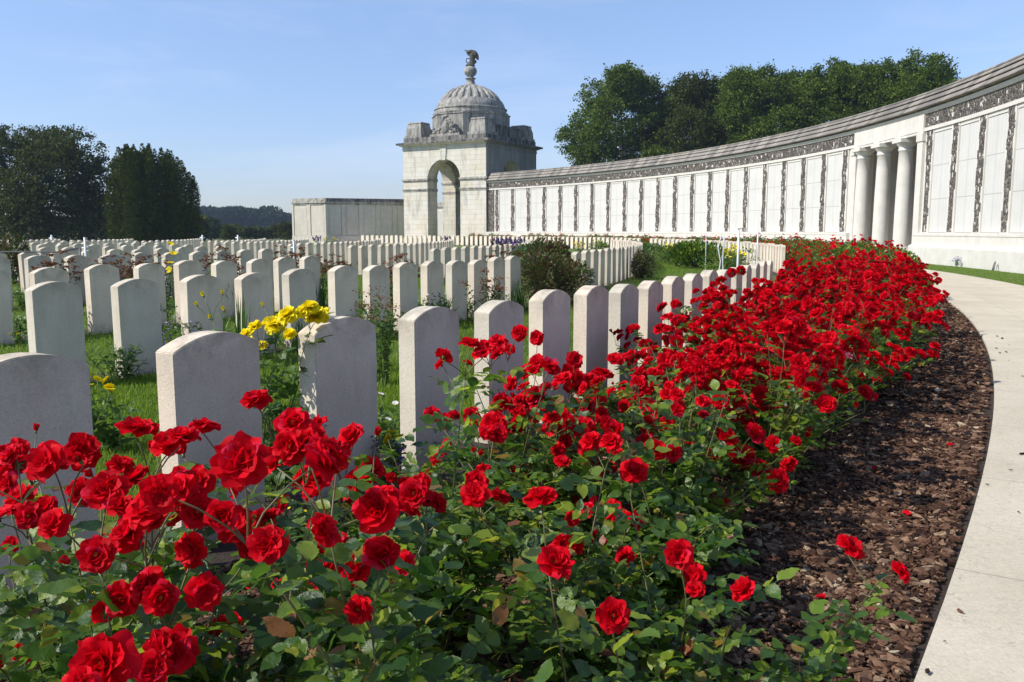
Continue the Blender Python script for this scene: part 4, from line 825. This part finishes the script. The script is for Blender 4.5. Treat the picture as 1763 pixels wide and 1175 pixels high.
# colonnade recess
mb = MB(); mb.arc([(69.6, 0), (69.6, 5.6), (70.1, 5.6), (70.1, 0)], OP0 - .5, OP1 + .5, .7); wobj(mb, 'recess_wall', 'grey_stone')
mb = MB(); mb.arc([(66.76, 0), (66.76, 5.6), (69.59, 5.6), (69.59, 0)], OP0 - .5, OP0, .25); wobj(mb, 'recess_wall', 'grey_stone')
mb = MB(); mb.arc([(66.76, 0), (66.76, 5.6), (69.59, 5.6), (69.59, 0)], OP1, OP1 + .5, .25); wobj(mb, 'recess_wall', 'grey_stone')
mb = MB(); mb.arc([(66.77, 5.2), (66.77, 5.61), (69.58, 5.61), (69.58, 5.2)], OP0 + .01, OP1 - .01, .7); wobj(mb, 'recess_ceiling', 'wall_stone')
mb = MB(); mb.arc([(69.48, .2), (69.48, 1.1), (69.59, 1.1), (69.59, .2)], OP0 + .01, OP1 - .01, .7); wobj(mb, 'recess_plinth', 'wall_stone')
mb = MB(); mb.arc([(65.1, -.05), (65.1, .12), (65.35, .12), (65.35, .24), (69.47, .24), (69.47, -.05)], OP0 + .01, OP1 - .01, .7); wobj(mb, 'step', 'wall_stone')
for a in (OP0 + .2, OP1 - .02):   # responds
    mb = MB(); M = bayM(a, 66.2); mb.box(-.24, .24, -.3, .42, .241, 4.62, M); mb.box(-.3, .3, -.3, .47, .241, .55, M) if False else None; mb.box(-.27, .27, -.3, .46, 4.621, 4.899, M); wobj(mb, 'respond', 'wall_stone')
for a in (3.10, 1.40, -0.36):
    q = pol(66.0, a); mb = MB(); M = Matrix.Translation((q.x, q.y, 0)) @ Matrix.Rotation(R(a), 4, 'Z')
    mb.lathe([(.315, .56), (.325, .6), (.32, 1.4), (.31, 2.6), (.285, 3.8), (.27, 4.40), (.30, 4.42), (.31, 4.45), (.285, 4.47), (.285, 4.56)], 28, M, cap=False); co = wobj(mb, 'column', 'wall_stone', smooth=True)
    mb = MB(); mb.box(-.46, .46, -.46, .46, .241, .40, M); mb.lathe([(.44, .401), (.455, .43), (.44, .47), (.40, .485), (.38, .51), (.395, .53), (.37, .56)], 28, M); o = mb.obj('column_base', 'wall_stone', co); recalc(o.data)
    mb = MB(); mb.lathe([(.285, 4.56), (.31, 4.60), (.37, 4.68), (.395, 4.72), (.395, 4.74)], 28, M); mb.box(-.42, .42, -.42, .42, 4.741, 4.895, M); o = mb.obj('capital', 'wall_stone', co); recalc(o.data)
# ------------------------------------------------------------------ domed pavilion
PC = Vector((-4.11, 87.8, 0)); al = R(30.5)
pav = empty('domed_pavilion', PC, -al, label='domed stone pavilion with tall arches at the end of the memorial wall', category='pavilion')
# local frame: -y is the face towards the camera-left (lit), +x the shaded right face
Hh = 4.815; T_ = 1.6; AW = 1.9; SP = 6.12
def arch_wall(mb, M, half, top=9.0):
    n = 20; th = np.linspace(math.pi, 0, n + 1); ax = AW * np.cos(th); az = SP + AW * np.sin(th)
    for y0, y1 in ((0, T_),):
        for x0, x1 in ((-half, -AW), (AW, half)): mb.box(x0, x1, y0, y1, -.1, SP, M)
        for x0, x1 in ((-half, -AW), (AW, half)): mb.box(x0, x1, y0, y1, SP, top, M)
        for k in range(n):
            V = np.array([[ax[k], y0, az[k]], [ax[k + 1], y0, az[k + 1]], [ax[k + 1], y0, top], [ax[k], y0, top], [ax[k], y1, az[k]], [ax[k + 1], y1, az[k + 1]], [ax[k + 1], y1, top], [ax[k], y1, top]])
            mb.add(xf(V, M), [[[0, 1, 2, 3], [4, 7, 6, 5], [0, 4, 5, 1], [2, 6, 7, 3]]])
for k in range(4):
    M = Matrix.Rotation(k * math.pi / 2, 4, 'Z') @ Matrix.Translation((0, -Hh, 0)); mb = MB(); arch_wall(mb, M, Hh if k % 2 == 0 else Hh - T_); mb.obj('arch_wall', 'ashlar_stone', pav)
    half = Hh if k % 2 == 0 else Hh - T_ - .06
    for s_ in (-1, 1):
        for nm_, bands in (('impost_band', ((5.02, 5.16, .05), (5.16, 5.28, .11))), ('impost_band', ((5.95, 6.06, .06), (6.06, 6.24, .13))), ('pier_base', ((0, .5, .12),))):
            bd_ = MB()
            for z0, z1, pr in bands:
                e = half + (pr if k % 2 == 0 else 0); xa, xb = sorted((s_ * (AW - pr * .6), s_ * e)); bd_.box(xa, xb, -pr, T_ + .05, z0, z1 - .002, M)
            bd_.obj(nm_, 'weathered_stone', pav)
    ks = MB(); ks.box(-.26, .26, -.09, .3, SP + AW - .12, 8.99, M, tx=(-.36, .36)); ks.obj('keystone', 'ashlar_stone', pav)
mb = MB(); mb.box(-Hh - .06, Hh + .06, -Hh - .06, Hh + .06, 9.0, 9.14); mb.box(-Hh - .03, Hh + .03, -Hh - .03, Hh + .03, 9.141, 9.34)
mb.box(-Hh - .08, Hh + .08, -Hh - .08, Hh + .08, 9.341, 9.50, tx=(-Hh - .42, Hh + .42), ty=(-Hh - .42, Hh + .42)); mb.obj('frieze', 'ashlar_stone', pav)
mb = MB(); mb.box(-Hh - .5, Hh + .5, -Hh - .5, Hh + .5, 9.501, 9.66); mb.box(-Hh - .5, Hh + .5, -Hh - .5, Hh + .5, 9.661, 9.74, tx=(-Hh - .2, Hh + .2), ty=(-Hh - .2, Hh + .2)); mb.obj('cornice', 'sooty_stone', pav)
mb = MB(); mb.box(-Hh + .05, Hh - .05, -Hh + .05, Hh - .05, 9.741, 10.18); mb.obj('parapet_base', 'sooty_stone', pav)
for sx_ in (-1, 1):
    for sy_ in (-1, 1):
        mb = MB(); cx, cy = sx_ * 3.68, sy_ * 3.68
        mb.box(cx - 1.02, cx + 1.02, cy - 1.02, cy + 1.02, 10.181, 10.42)
        mb.box(cx - .92, cx + .92, cy - .92, cy + .92, 10.421, 11.15, tx=(cx - .87, cx + .87), ty=(cy - .87, cy + .87))
        mb.box(cx - .84, cx + .84, cy - .84, cy + .84, 11.151, 11.58, tx=(cx - .74, cx + .74), ty=(cy - .74, cy + .74))
        mb.box(cx - .80, cx + .80, cy - .80, cy + .80, 11.581, 11.72, tx=(cx - .72, cx + .72), ty=(cy - .72, cy + .72)); mb.obj('corner_block', 'dome_stone', pav)
for s_ in (-1, 1):
    mb = MB(); xa, xb = sorted((s_ * 3.75, s_ * 4.35)); mb.box(xa, xb, -2.62, 2.62, 10.181, 11.1); mb.box(xa - .06, xb + .06, -2.62, 2.62, 11.101, 11.28)
    for k in range(7): y_ = -2.3 + k * .76; xo = s_ * 4.35; xa2, xb2 = sorted((xo, xo + s_ * .05)); mb.box(xa2, xb2, y_ - .12, y_ + .12, 10.3, 11.09)
    mb.obj('parapet', 'sooty_stone', pav)
oct_ = lambda r, z, a: r / np.cos((a + math.pi / 8) % (math.pi / 4) - math.pi / 8)
mb = MB(); mb.lathe([(3.72, 10.181), (3.72, 12.55), (3.80, 12.6), (3.80, 12.72)], 64, mod=oct_); mb.obj('drum', 'dome_stone', pav)
mb = MB(); mb.lathe([(3.80, 12.721), (3.84, 12.80), (3.84, 12.92), (3.66, 12.96), (3.64, 13.26), (3.72, 13.30), (3.72, 13.40), (3.54, 13.46)], 96, mod=lambda r, z, a: np.full(len(a), r)); mb.obj('dome_ring', 'dome_stone', pav, smooth=False)
prof = [(3.53, 13.461), (3.47, 13.75), (3.36, 14.0), (3.20, 14.25)]; N_ = 14
for k in range(1, N_ + 1):
    t = k / N_; th = 0.28 + t * 1.13; prof.append((3.33 * math.cos(th) ** .98 if k < N_ else .62, 13.33 + 2.72 * math.sin(th)))
def gore(r, z, a):
    k = max(0, min(1, (z - 14.3) / .15)); ph = (a * 24 / (2 * math.pi)) % 1.0; g_ = np.clip(np.abs(ph - .5) * 2, 0, 1)
    return r * (1 - k * .075 * np.clip((.62 - g_) / .25, 0, 1) * (1 + 0 * r))
mb = MB(); mb.lathe(prof, 288, mod=gore); mb.obj('dome', 'dome_stone', pav, smooth=False)
mb = MB(); mb.lathe([(.75, 15.93), (.70, 16.05), (.50, 16.12), (.44, 16.3), (.40, 16.62), (.52, 16.68), (.56, 16.76), (.36, 16.82), (.30, 16.9), (.33, 16.95), (.55, 17.15), (.66, 17.4), (.66, 17.6), (.56, 17.82), (.42, 17.95), (.4, 18.0)], 32); mb.obj('finial', 'dome_stone', pav, smooth=True)
# carved figure on the finial: crouched winged shape
def blob(mb, c, s_, rot=0, seg=14):
    th = np.linspace(-math.pi / 2, math.pi / 2, 9); M = Matrix.Translation(c) @ Matrix.Rotation(rot, 4, 'Y') @ Matrix.Diagonal((*s_, 1)); mb.lathe([(max(math.cos(t), .02), math.sin(t)) for t in th], seg, M)
mb = MB(); blob(mb, (-.02, 0, 18.1), (.50, .46, .20)); blob(mb, (.08, 0, 18.32), (.40, .36, .28), -.3); blob(mb, (.20, 0, 18.72), (.27, .34, .50), -.15)
blob(mb, (.26, .0, 19.22), (.36, .30, .50), .35); blob(mb, (.52, 0, 19.25), (.26, .34, .52), -.50); blob(mb, (.70, 0, 18.98), (.14, .30, .34), -.25); blob(mb, (.10, 0, 19.52), (.50, .26, .24), .05); blob(mb, (-.24, 0, 19.50), (.19, .17, .22), .2); blob(mb, (-.42, 0, 19.66), (.20, .09, .06), .15); blob(mb, (-.20, 0, 19.28), (.13, .12, .14)); blob(mb, (.46, 0, 18.5), (.17, .2, .20))
th = np.linspace(0, 2 * math.pi, 13)[:-1]; ringp = [(-.28 + .15 * math.cos(t), 0, 18.62 + .26 * math.sin(t)) for t in np.linspace(.3, 4.6, 12)]; mb.tube(ringp, .06, .06, 6)
fo = mb.obj('carved_figure', 'bronze_stone', pav, smooth=True); fo.rotation_euler = (0, 0, al)
md = fo.modifiers.new('remesh', 'REMESH'); md.mode = 'VOXEL'; md.voxel_size = .045; md.use_smooth_shade = True
for o_ in pav.children:
    if o_.name.split('.')[0] in ('drum', 'dome_ring', 'dome', 'finial', 'carved_figure'): o_.scale = (.975, .975, .915); o_.location.z = 10.18 * (1 - .915)
# carved coat of arms on the parapet
for s_ in (-1, 1):
    mb = MB(); rg = np.random.default_rng(5); y_ = s_ * (Hh - .45)
    mb.box(-1.7, 1.7, y_ - .25, y_ + .25, 10.181, 10.42); blob(mb, (0, y_ - s_ * -.1, 11.02), (.42, .24, .62)); blob(mb, (0, y_ + s_ * .1, 11.02), (.30, .26, .48))
    for k in range(46):
        t = rg.uniform(-1, 1); x_ = t * 1.45; zt = 10.45 + (1.75 - 1.25 * abs(t)) * rg.uniform(0.05, .95); blob(mb, (x_, y_, zt), (rg.uniform(.09, .2), rg.uniform(.1, .22), rg.uniform(.09, .18)), rg.uniform(-1, 1), 8)
    blob(mb, (0, y_, 12.05), (.34, .2, .16))
    mb.obj('carved_arms', 'dome_stone', pav)
# ------------------------------------------------------------------ low tablet wall left of the pavilion
def tab_wall(name, pts, label, h=4.5, npan=(2, 4), mat='weathered_stone', mat2='low_wall_stone'):
    root = empty(name, (*pts[0], 0), label=label, category='wall', kind='thing'); off = Vector((*pts[0], 0))
    for k, (a, b) in enumerate(zip(pts[:-1], pts[1:])):
        a = Vector((*a, 0)); b = Vector((*b, 0)); L = (b - a).length; M = Matrix.Translation(a - off) @ Matrix.Rotation(math.atan2(b.y - a.y, b.x - a.x), 4, 'Z')
        # local x along, -y towards the viewer
        c = MB(); c.box(0, L - .003, .0, .9, -.1, h - .66, M); c.obj('wall_body', mat2, root)
        c = MB(); c.box(-.0, L - .004, -.06, .95, h - .659, h - .50, M); c.box(0, L - .004, -.14, .98, h - .499, h - .36, M); c.obj('cornice', mat, root)
        c = MB(); c.box(0, L - .004, -.04, .9, h - .359, h - .19, M); c.box(0, L - .004, .05, .85, h - .189, h, M); c.obj('coping', 'sooty_stone' if k % 2 else mat, root)
        c = MB(); c.box(0, L - .004, -.14, -.001, -.1, .7, M); c.obj('plinth', mat2, root)
        n = npan[k]; w_ = L / n
        for q in range(n + 1):
            x0 = max(0, q * w_ - .22); x1 = min(L - .004, q * w_ + .22); c = MB(); c.box(x0, x1, -.08, -.001, .701, h - .661, M); c.obj('pilaster', mat2, root)
        for q in range(n):
            c = MB(); c.box(q * w_ + .30, (q + 1) * w_ - .30, -.03, -.001, .75, h - .9, M); c.obj('tablet', mat2, root)
    return root
tab_wall('tablet_wall', [(-22.75, 90.0), (-18.8, 87.9), (-10.6, 91.3)], 'lower stone tablet wall left of the domed pavilion', npan=(2, 5))
tab_wall('tablet_wall', [(-9.6, 102.5), (-2.5, 98.6)], 'pale low wall glimpsed through the pavilion arch', npan=(3,), mat2='wall_stone')
# ------------------------------------------------------------------ small items
def small(mb, name, mats, loc, label, cat, **k): return mb.obj(name, mats, None, True, loc, label=label, category=cat, **k)
for k, (px, top, d, lb, kd) in enumerate([(1272, 393, 19.5, 'thick white stake rising behind the front row headstones', 0), (1305, 391, 21, 'thin white stake with wire rings right of the thick stake', 1), (1246, 397, 24, 'leaning white twisted support left of the thick stake', 2), (1216, 396, 26, 'thinnest white cane, leftmost of the four stakes', 0)]):
    q = gpos(px, d); h_ = at(px, top, d).z; mb = MB(); r_ = (.032, .02, .014, .012)[k]
    mb.tube([(0, 0, -.05), (0.005, 0, h_ * .5), (0, 0, h_)], r_, r_ * .85, 8)
    if kd == 0 and k == 0: mb.box(-.05, .05, -.03, .03, h_ - .02, h_)
    if kd == 1: mb.tube([(.06 * math.cos(t), 0, h_ - .2 + .06 * math.sin(t)) for t in np.linspace(0, 6.3, 14)], .008, .008, 5); mb.tube([(0, 0, h_ * .75), (-.12, 0, .4), (-.16, 0, 0)], .008, .008, 5)
    if kd == 2: mb.tube([(-.1, 0, 0), (-.06, 0, h_ * .3), (-.14, 0, h_ * .6), (-.06, 0, h_ * .9)], .018, .012, 6); mb.tube([(.05, 0, 0), (-.02, 0, h_ * .4), (.05, 0, h_ * .7), (0, 0, h_ * .92)], .014, .01, 6)
    small(mb, 'garden_stake', 'white_paint', q, lb, 'stake')
for px, top, d, lb in [(145, 409, 16.5, 'tall white cross marker between left headstones'), (88, 405, 45, 'small white cross marker before the big dark tree'), (348, 405, 52, 'small white cross marker right of the yew'), (409, 405, 50, 'small white marker with a bow before the far wood'), (505, 415, 22, 'slim white marker left of the packed middle line')]:
    q = gpos(px, d); h_ = at(px, top, d).z; mb = MB(); r_ = .0006 * d + .006; mb.box(-r_, r_, -r_, r_, -.05, h_); mb.box(-r_ * 4, r_ * 4, -r_ * .7, r_ * .7, h_ * .80, h_ * .80 + r_ * 2); small(mb, 'cross_marker', 'white_paint', q, lb, 'cross')
mb = MB(); pA = gpos(-60, 15); pB = gpos(135, 15.5); L = pB - pA
mb.tube([(0, 0, .84), (L.x * .8, L.y * .8, .83), (L.x, L.y, .89)], .014, .014, 6); mb.tube([(0, 0, -.05), (0, 0, .84)], .02, .02, 6); mb.tube([(L.x, L.y, -.05), (L.x, L.y, .89)], .02, .02, 6)
small(mb, 'low_rail', 'grey_metal', pA, 'thin grey rail crossing the headstones at the left edge', 'rail')
q = pol(65.02, -1.2); q.z = 0.0; mb = MB(); mb.tube([(.24 * math.cos(t), 0, .28 + .24 * math.sin(t)) for t in np.linspace(0, 6.283, 20)], .045, .045, 8); o = small(mb, 'wreath', 'grey_metal', q, 'dark round wreath at the foot of the nearest column', 'wreath'); o.rotation_euler = (-.25, 0, R(89)); 
q = pol(65.25, -6.3); root = plant('flower_bunch', 'daisy', q, rgp, .38, .14, 'small bunch of red and purple flowers at the wall foot', 'flowers', n=10, flower='purple_petal', fsize=.035, nl=6, lsc=.05)
mb = MB(); mb.box(-.04, .22, .02, .04, .06, .34); mb.obj('paper', 'white_paint', root)
q = pol(65.3, -8.75); mb = MB(); mb.tube([(.12 * math.cos(t), 0, .0 + .28 * math.sin(t)) for t in np.linspace(0, 3.14, 12)], .02, .02, 6); small(mb, 'metal_hoop', 'grey_metal', q, 'small black hoop on the grass by the wall at right', 'hoop').rotation_euler = (.2, 0, 1.2)
# ------------------------------------------------------------------ trees
def tree(name, loc, crown, n, leaf, label, lsz, seed, trunk_r=.35, trunk_h=3.5, group=None, gap=0.0, upright=False):
    """crown: list of (x,y,z,rx,ry,rz) local masses; leaves are scattered in sprays through them"""
    rg = np.random.default_rng(seed); root = empty(name, loc, label=label, category='tree')
    if group: root['group'] = group
    vol = np.array([c[3] * c[4] + c[3] * c[5] for c in crown]); vol = vol / vol.sum(); P = []; D = []; sprays = []
    for c, v_ in zip(crown, vol):
        ns = max(6, int(n * v_ / 26)); q = rg.normal(0, 1, (ns, 3)); q /= np.linalg.norm(q, axis=1)[:, None]; rr = rg.uniform(0.45, 1.06, ns) ** .5
        ctr = q * rr[:, None] * np.array(c[3:]) + np.array(c[:3]); sprays.append((ctr, q))
    C_ = np.concatenate([s[0] for s in sprays]); Q = np.concatenate([s[1] for s in sprays])
    if gap > 0: keep = (np.sin(C_[:, 0] * 1.3 + seed) + np.sin(C_[:, 2] * 1.7 + 1) + np.sin(C_[:, 1] * 1.1)) > -3 + 2.4 * gap * rg.uniform(.6, 1.4, len(C_)); C_ = C_[keep]; Q = Q[keep]
    k = 26; ns = len(C_); spread = rg.uniform(.5, 1.25, ns)[:, None, None] * lsz * 1.5
    off = np.clip(rg.normal(0, 1, (ns, k, 3)), -1.7, 1.7) * spread * (np.array([.35, .35, 1.3]) if upright else np.array([1, 1, .62]))
    P = (C_[:, None, :] + off).reshape(-1, 3); D = (np.repeat(Q[:, None, :], k, 1) * .8 + rg.normal(0, .7, (ns, k, 3)) + [0, 0, .25 if not upright else 1.5]).reshape(-1, 3)
    ok = P[:, 2] > .1; P = P[ok]; D = D[ok]
    V, f = scatter(LQ[0] * [1.1, 1, 1], [LQF], P, rotmats(D, rg.normal(0, 1, len(P))), lsz * rg.uniform(.6, 1.3, len(P)))
    link('crown', mesh_np('crown', V, f, leaf, False), root)
    tb = MB(); z1 = max(trunk_h, .5); tb.tube([(0, 0, -.2), (.05, 0, z1 * .5), (0, .05, z1)], trunk_r, trunk_r * .7, 10, flare=np.array([trunk_r * 1.35, trunk_r * .95, trunk_r * .7]))
    for c in crown[:14]:
        e = np.array(c[:3]) + np.array([0, 0, c[5] * .3]); tb.tube(bez([0, 0, z1 * .8], e, rg.normal(0, .3, 3), 7), trunk_r * .5, .03, 6)
    tb.obj('trunk', 'tree_bark', root, smooth=True); return root
def lobes(rg, cx, w_, h0, h1, n, rz=1.0, flat=1.0):
    H = h1 - h0; L = [(cx, 0, h0 + H * .48, w_ * .37, w_ * .36, H * .42)]
    for k in range(n):
        a = rg.uniform(0, 6.28); t = rg.uniform(.04, .93); e = (1 - (2 * t - .75) ** 2 * .55) ** .5 if abs(2 * t - .75) < 1.3 else .2
        r_ = w_ * .43 * e * rg.uniform(.72, 1.0); s_ = w_ * rg.uniform(.08, .16); z = min(h0 + t * H, h1 - s_ * .8 - .25 * H * (r_ / (w_ * .5)) ** 2 * (1 if t > .6 else 0))
        L.append((cx + r_ * math.cos(a), r_ * math.sin(a) * flat, z, s_, s_, s_ * rz))
    for k in range(7): a = rg.uniform(0, 6.28); r_ = w_ * rg.uniform(.0, .26); s_ = w_ * rg.uniform(.05, .09); L.append((cx + r_ * math.cos(a), r_ * math.sin(a), h1 - s_ * 1.6 - rg.uniform(0, .07) * H, s_, s_, s_ * 1.7))
    return L
def px_tree(name, x0, x1, ytop, d, zlow, n, leaf, label, lsz, seed, nl=16, **k):
    a = at(x0, HOR, d); b = at(x1, HOR, d); top = at((x0 + x1) / 2, ytop, d).z; rg = np.random.default_rng(seed * 7)
    return tree(name, ((a.x + b.x) / 2, d, 0), lobes(rg, 0, b.x - a.x, zlow, top, nl), n, leaf, label, lsz, seed, **k)
px_tree('oak_tree', -75, 190, 210, 74, .2, 80000, 'oak_leaf', 'large dark round oak at the left edge behind the headstones', .20, 1, nl=34, trunk_r=.45, gap=.62)
# yew: a cluster of upright fingers
rg = np.random.default_rng(9); a = at(187, HOR, 68); b = at(341, HOR, 68); cx = (a.x + b.x) / 2; W2 = (b.x - a.x) / 2
yw = empty('yew_tree', (cx, 68, 0), label='dense dark yew with upright finger shaped branches', category='tree'); P = []; D = []
for k in range(135):
    an = rg.uniform(0, 6.28); r_ = W2 * .93 * math.sqrt(rg.uniform(0.15, 1)); x_, y_ = r_ * math.cos(an), r_ * math.sin(an) * .9; u = x_ / W2
    top = 8.0 * (1 - .10 * (u + .2) ** 2 - .22 * max(0, u - .3)) * (1 - .16 * (r_ / W2) ** 4) * rg.uniform(.88, 1.0)
    if y_ < 0 and rg.random() < .35: top *= rg.uniform(.45, .8)
    n = int(820 * top / 8); t = rg.uniform(0, 1, n) ** .8; rad_ = .37 * np.clip((1 - t) * 5, 0, 1) ** .7 * rg.uniform(.8, 1.05, n) * (1 + .18 * np.sin(t * 30 + k)); aa = rg.uniform(0, 6.28, n)
    q = np.stack([x_ + rad_ * np.cos(aa), y_ + rad_ * np.sin(aa), t * top + .05], 1); P.append(q); D.append(np.stack([np.cos(aa) * .8, np.sin(aa) * .8, np.full(n, .9)], 1) + rg.normal(0, .2, (n, 3)))
P = np.concatenate(P); D = np.concatenate(D); V, f = scatter(LQ[0] * [1.3, 1, 1], [LQF], P, rotmats(D, rg.normal(0, .3, len(P))), .15 * rg.uniform(.6, 1.3, len(P)))
link('crown', mesh_np('crown', V, f, 'yew_leaf'), yw); tb = MB(); tb.tube([(0, 0, -.2), (0, .1, 2), (.1, 0, 5)], .4, .1, 8); tb.obj('trunk', 'tree_bark', yw)
# right-hand trees behind the memorial wall
px_tree('maple_tree', 972, 1180, 113, 92, 1.5, 95000, 'maple_leaf', 'tall dark green maple nearest the pavilion behind the wall', .24, 2, nl=30, trunk_h=4)
px_tree('ash_tree', 1085, 1315, 128, 90, 1.5, 90000, 'oak_leaf', 'duller loose crowned tree right of the tall maple', .22, 3, nl=22, gap=.35, trunk_h=4)
px_tree('maple_tree', 1215, 1410, 112, 84, 1.5, 85000, 'maple_leaf', 'bright green full tree in the middle of the group behind the wall', .22, 4, nl=26, trunk_h=4)
px_tree('ash_tree', 1350, 1520, 100, 80, 1.5, 75000, 'maple_leaf', 'pale topped tree second from the right behind the wall', .2, 5, nl=22, gap=.2, trunk_h=4)
px_tree('sycamore_tree', 1405, 1600, 102, 79, 1.5, 80000, 'maple_leaf', 'broad dark sycamore just left of the rightmost tree', .2, 16, nl=28, trunk_h=4)
px_tree('sycamore_tree', 1470, 1672, 92, 76, 1.5, 85000, 'maple_leaf', 'dark dense sycamore at the right end of the trees', .2, 6, nl=28, trunk_h=4)
px_tree('oak_tree', 1040, 1250, 140, 99, 1.0, 50000, 'oak_leaf', 'dark tree filling the gap low behind maple and ash', .24, 7, nl=20, trunk_h=4)
px_tree('oak_tree', 1170, 1370, 128, 97, 1.0, 45000, 'maple_leaf', 'dark tree low behind the ash and the bright green tree', .24, 9, nl=20, trunk_h=4)
px_tree('oak_tree', 1320, 1560, 128, 92, 1.0, 60000, 'maple_leaf', 'dark tree low between the pale topped tree and the sycamore', .24, 8, nl=22, trunk_h=4)
px_tree('small_tree', 342, 384, 378, 120, .2, 5000, 'wood_leaf', 'small grey green tree just right of the yew', .2, 11, nl=10, trunk_h=1, trunk_r=.12)
px_tree('small_tree', 376, 420, 389, 110, .1, 4500, 'oak_leaf', 'low olive shrub like tree before the far wood', .18, 12, nl=9, trunk_h=1, trunk_r=.1)
px_tree('small_tree', 478, 507, 385, 108, .1, 3500, 'oak_leaf', 'low dark shrub like tree at the end of the tablet wall', .18, 13, nl=9, trunk_h=1, trunk_r=.1)
# clipped hedges along the far edge of the cemetery
def hedge(p0, p1, h, w_, label, seed, n=26000):
    rg = np.random.default_rng(seed); root = empty('hedge', (p0[0], p0[1], 0), label=label, category='hedge'); L = np.array([p1[0] - p0[0], p1[1] - p0[1]]); ln = np.hypot(*L)
    t = rg.uniform(0, 1, n); nx = np.array([-L[1], L[0]]) / ln; o_ = rg.uniform(-.5, .5, n) * w_; z = h * rg.uniform(0, 1, n) ** .7 * (1 + .10 * np.sin(t * ln * .7) + .06 * np.sin(t * ln * 1.9))
    P = np.stack([t * L[0] + o_ * nx[0], t * L[1] + o_ * nx[1], z], 1); D = rg.normal(0, 1, (n, 3)) + [0, -.6, .6]
    V, f = scatter(LQ[0] * [1.2, 1, 1], [LQF], P, rotmats(D, rg.normal(0, 1, n)), .34 * rg.uniform(.6, 1.3, n)); link('foliage', mesh_np('foliage', V, f, 'oak_leaf'), root)
    tb = MB(); k_ = int(ln / 2.5)
    for q in range(k_): x_, y_ = L * (q + .5) / k_; tb.tube([(x_, y_, -.1), (x_, y_, h * .7)], .05, .03, 5)
    tb.obj('stems', 'tree_bark', root)
hedge((-72, 95), (-33.5, 95), 2.6, 3, 'dark hedge under the oak and the yew', 61)
hedge((-62, 128), (-22, 128), 1.75, 2, 'low hedge before the far wood', 62)
# the far wood
rg = np.random.default_rng(15); P = []; D = []
for k in range(70):
    px = rg.uniform(150, 515); d = rg.uniform(330, 380); q = at(px, HOR, d); h_ = rg.uniform(9.3, 10.6) * (1 if px < 470 else .8); n = 900; r_ = rg.uniform(4, 6.5)
    v = rg.normal(0, 1, (n, 3)); v /= np.linalg.norm(v, axis=1)[:, None]; v *= (rg.uniform(.7, 1.05, n))[:, None]
    P.append(v * [r_, r_, h_ * .42] + [q.x, d, h_ * .56]); D.append(v + [0, 0, .4])
for k in range(60):
    x_ = rg.uniform(-260, 420); d = rg.uniform(420, 480); h_ = rg.uniform(6, 9); n = 160; v = rg.normal(0, 1, (n, 3)); v /= np.linalg.norm(v, axis=1)[:, None]; P.append(v * [9, 7, h_ * .5] + [x_, d, h_ * .5]); D.append(v)
P = np.concatenate(P); D = np.concatenate(D); V, f = scatter(LQ[0] * [1.4, 1, 1], [LQF], P, rotmats(D, rg.normal(0, 1, len(P))), 1.15 * rg.uniform(.6, 1.3, len(P)))
link('far_wood', mesh_np('far_wood', V, f, 'wood_leaf'), kind='stuff', label='distant hazy wood on the horizon', category='wood')
# hedge backdrop along the cemetery edge behind trees
# ------------------------------------------------------------------ haze
mh = bpy.data.materials.new('haze_air'); mh.use_nodes = True; t = mh.node_tree; t.nodes.clear(); o_ = t.nodes.new('ShaderNodeOutputMaterial'); pv = t.nodes.new('ShaderNodeVolumePrincipled')
pv.inputs['Color'].default_value = (0.62, 0.78, 1.0, 1); pv.inputs['Density'].default_value = 0.00032; pv.inputs['Anisotropy'].default_value = 0.2; t.links.new(pv.outputs[0], o_.inputs['Volume'])
HAZE = True
if HAZE:
    mb = MB(); mb.box(-420, 520, -60, 520, -1.1, 24); o = mb.obj('haze', 'soil', kind='stuff'); o.data.materials.clear(); o.data.materials.append(mh)
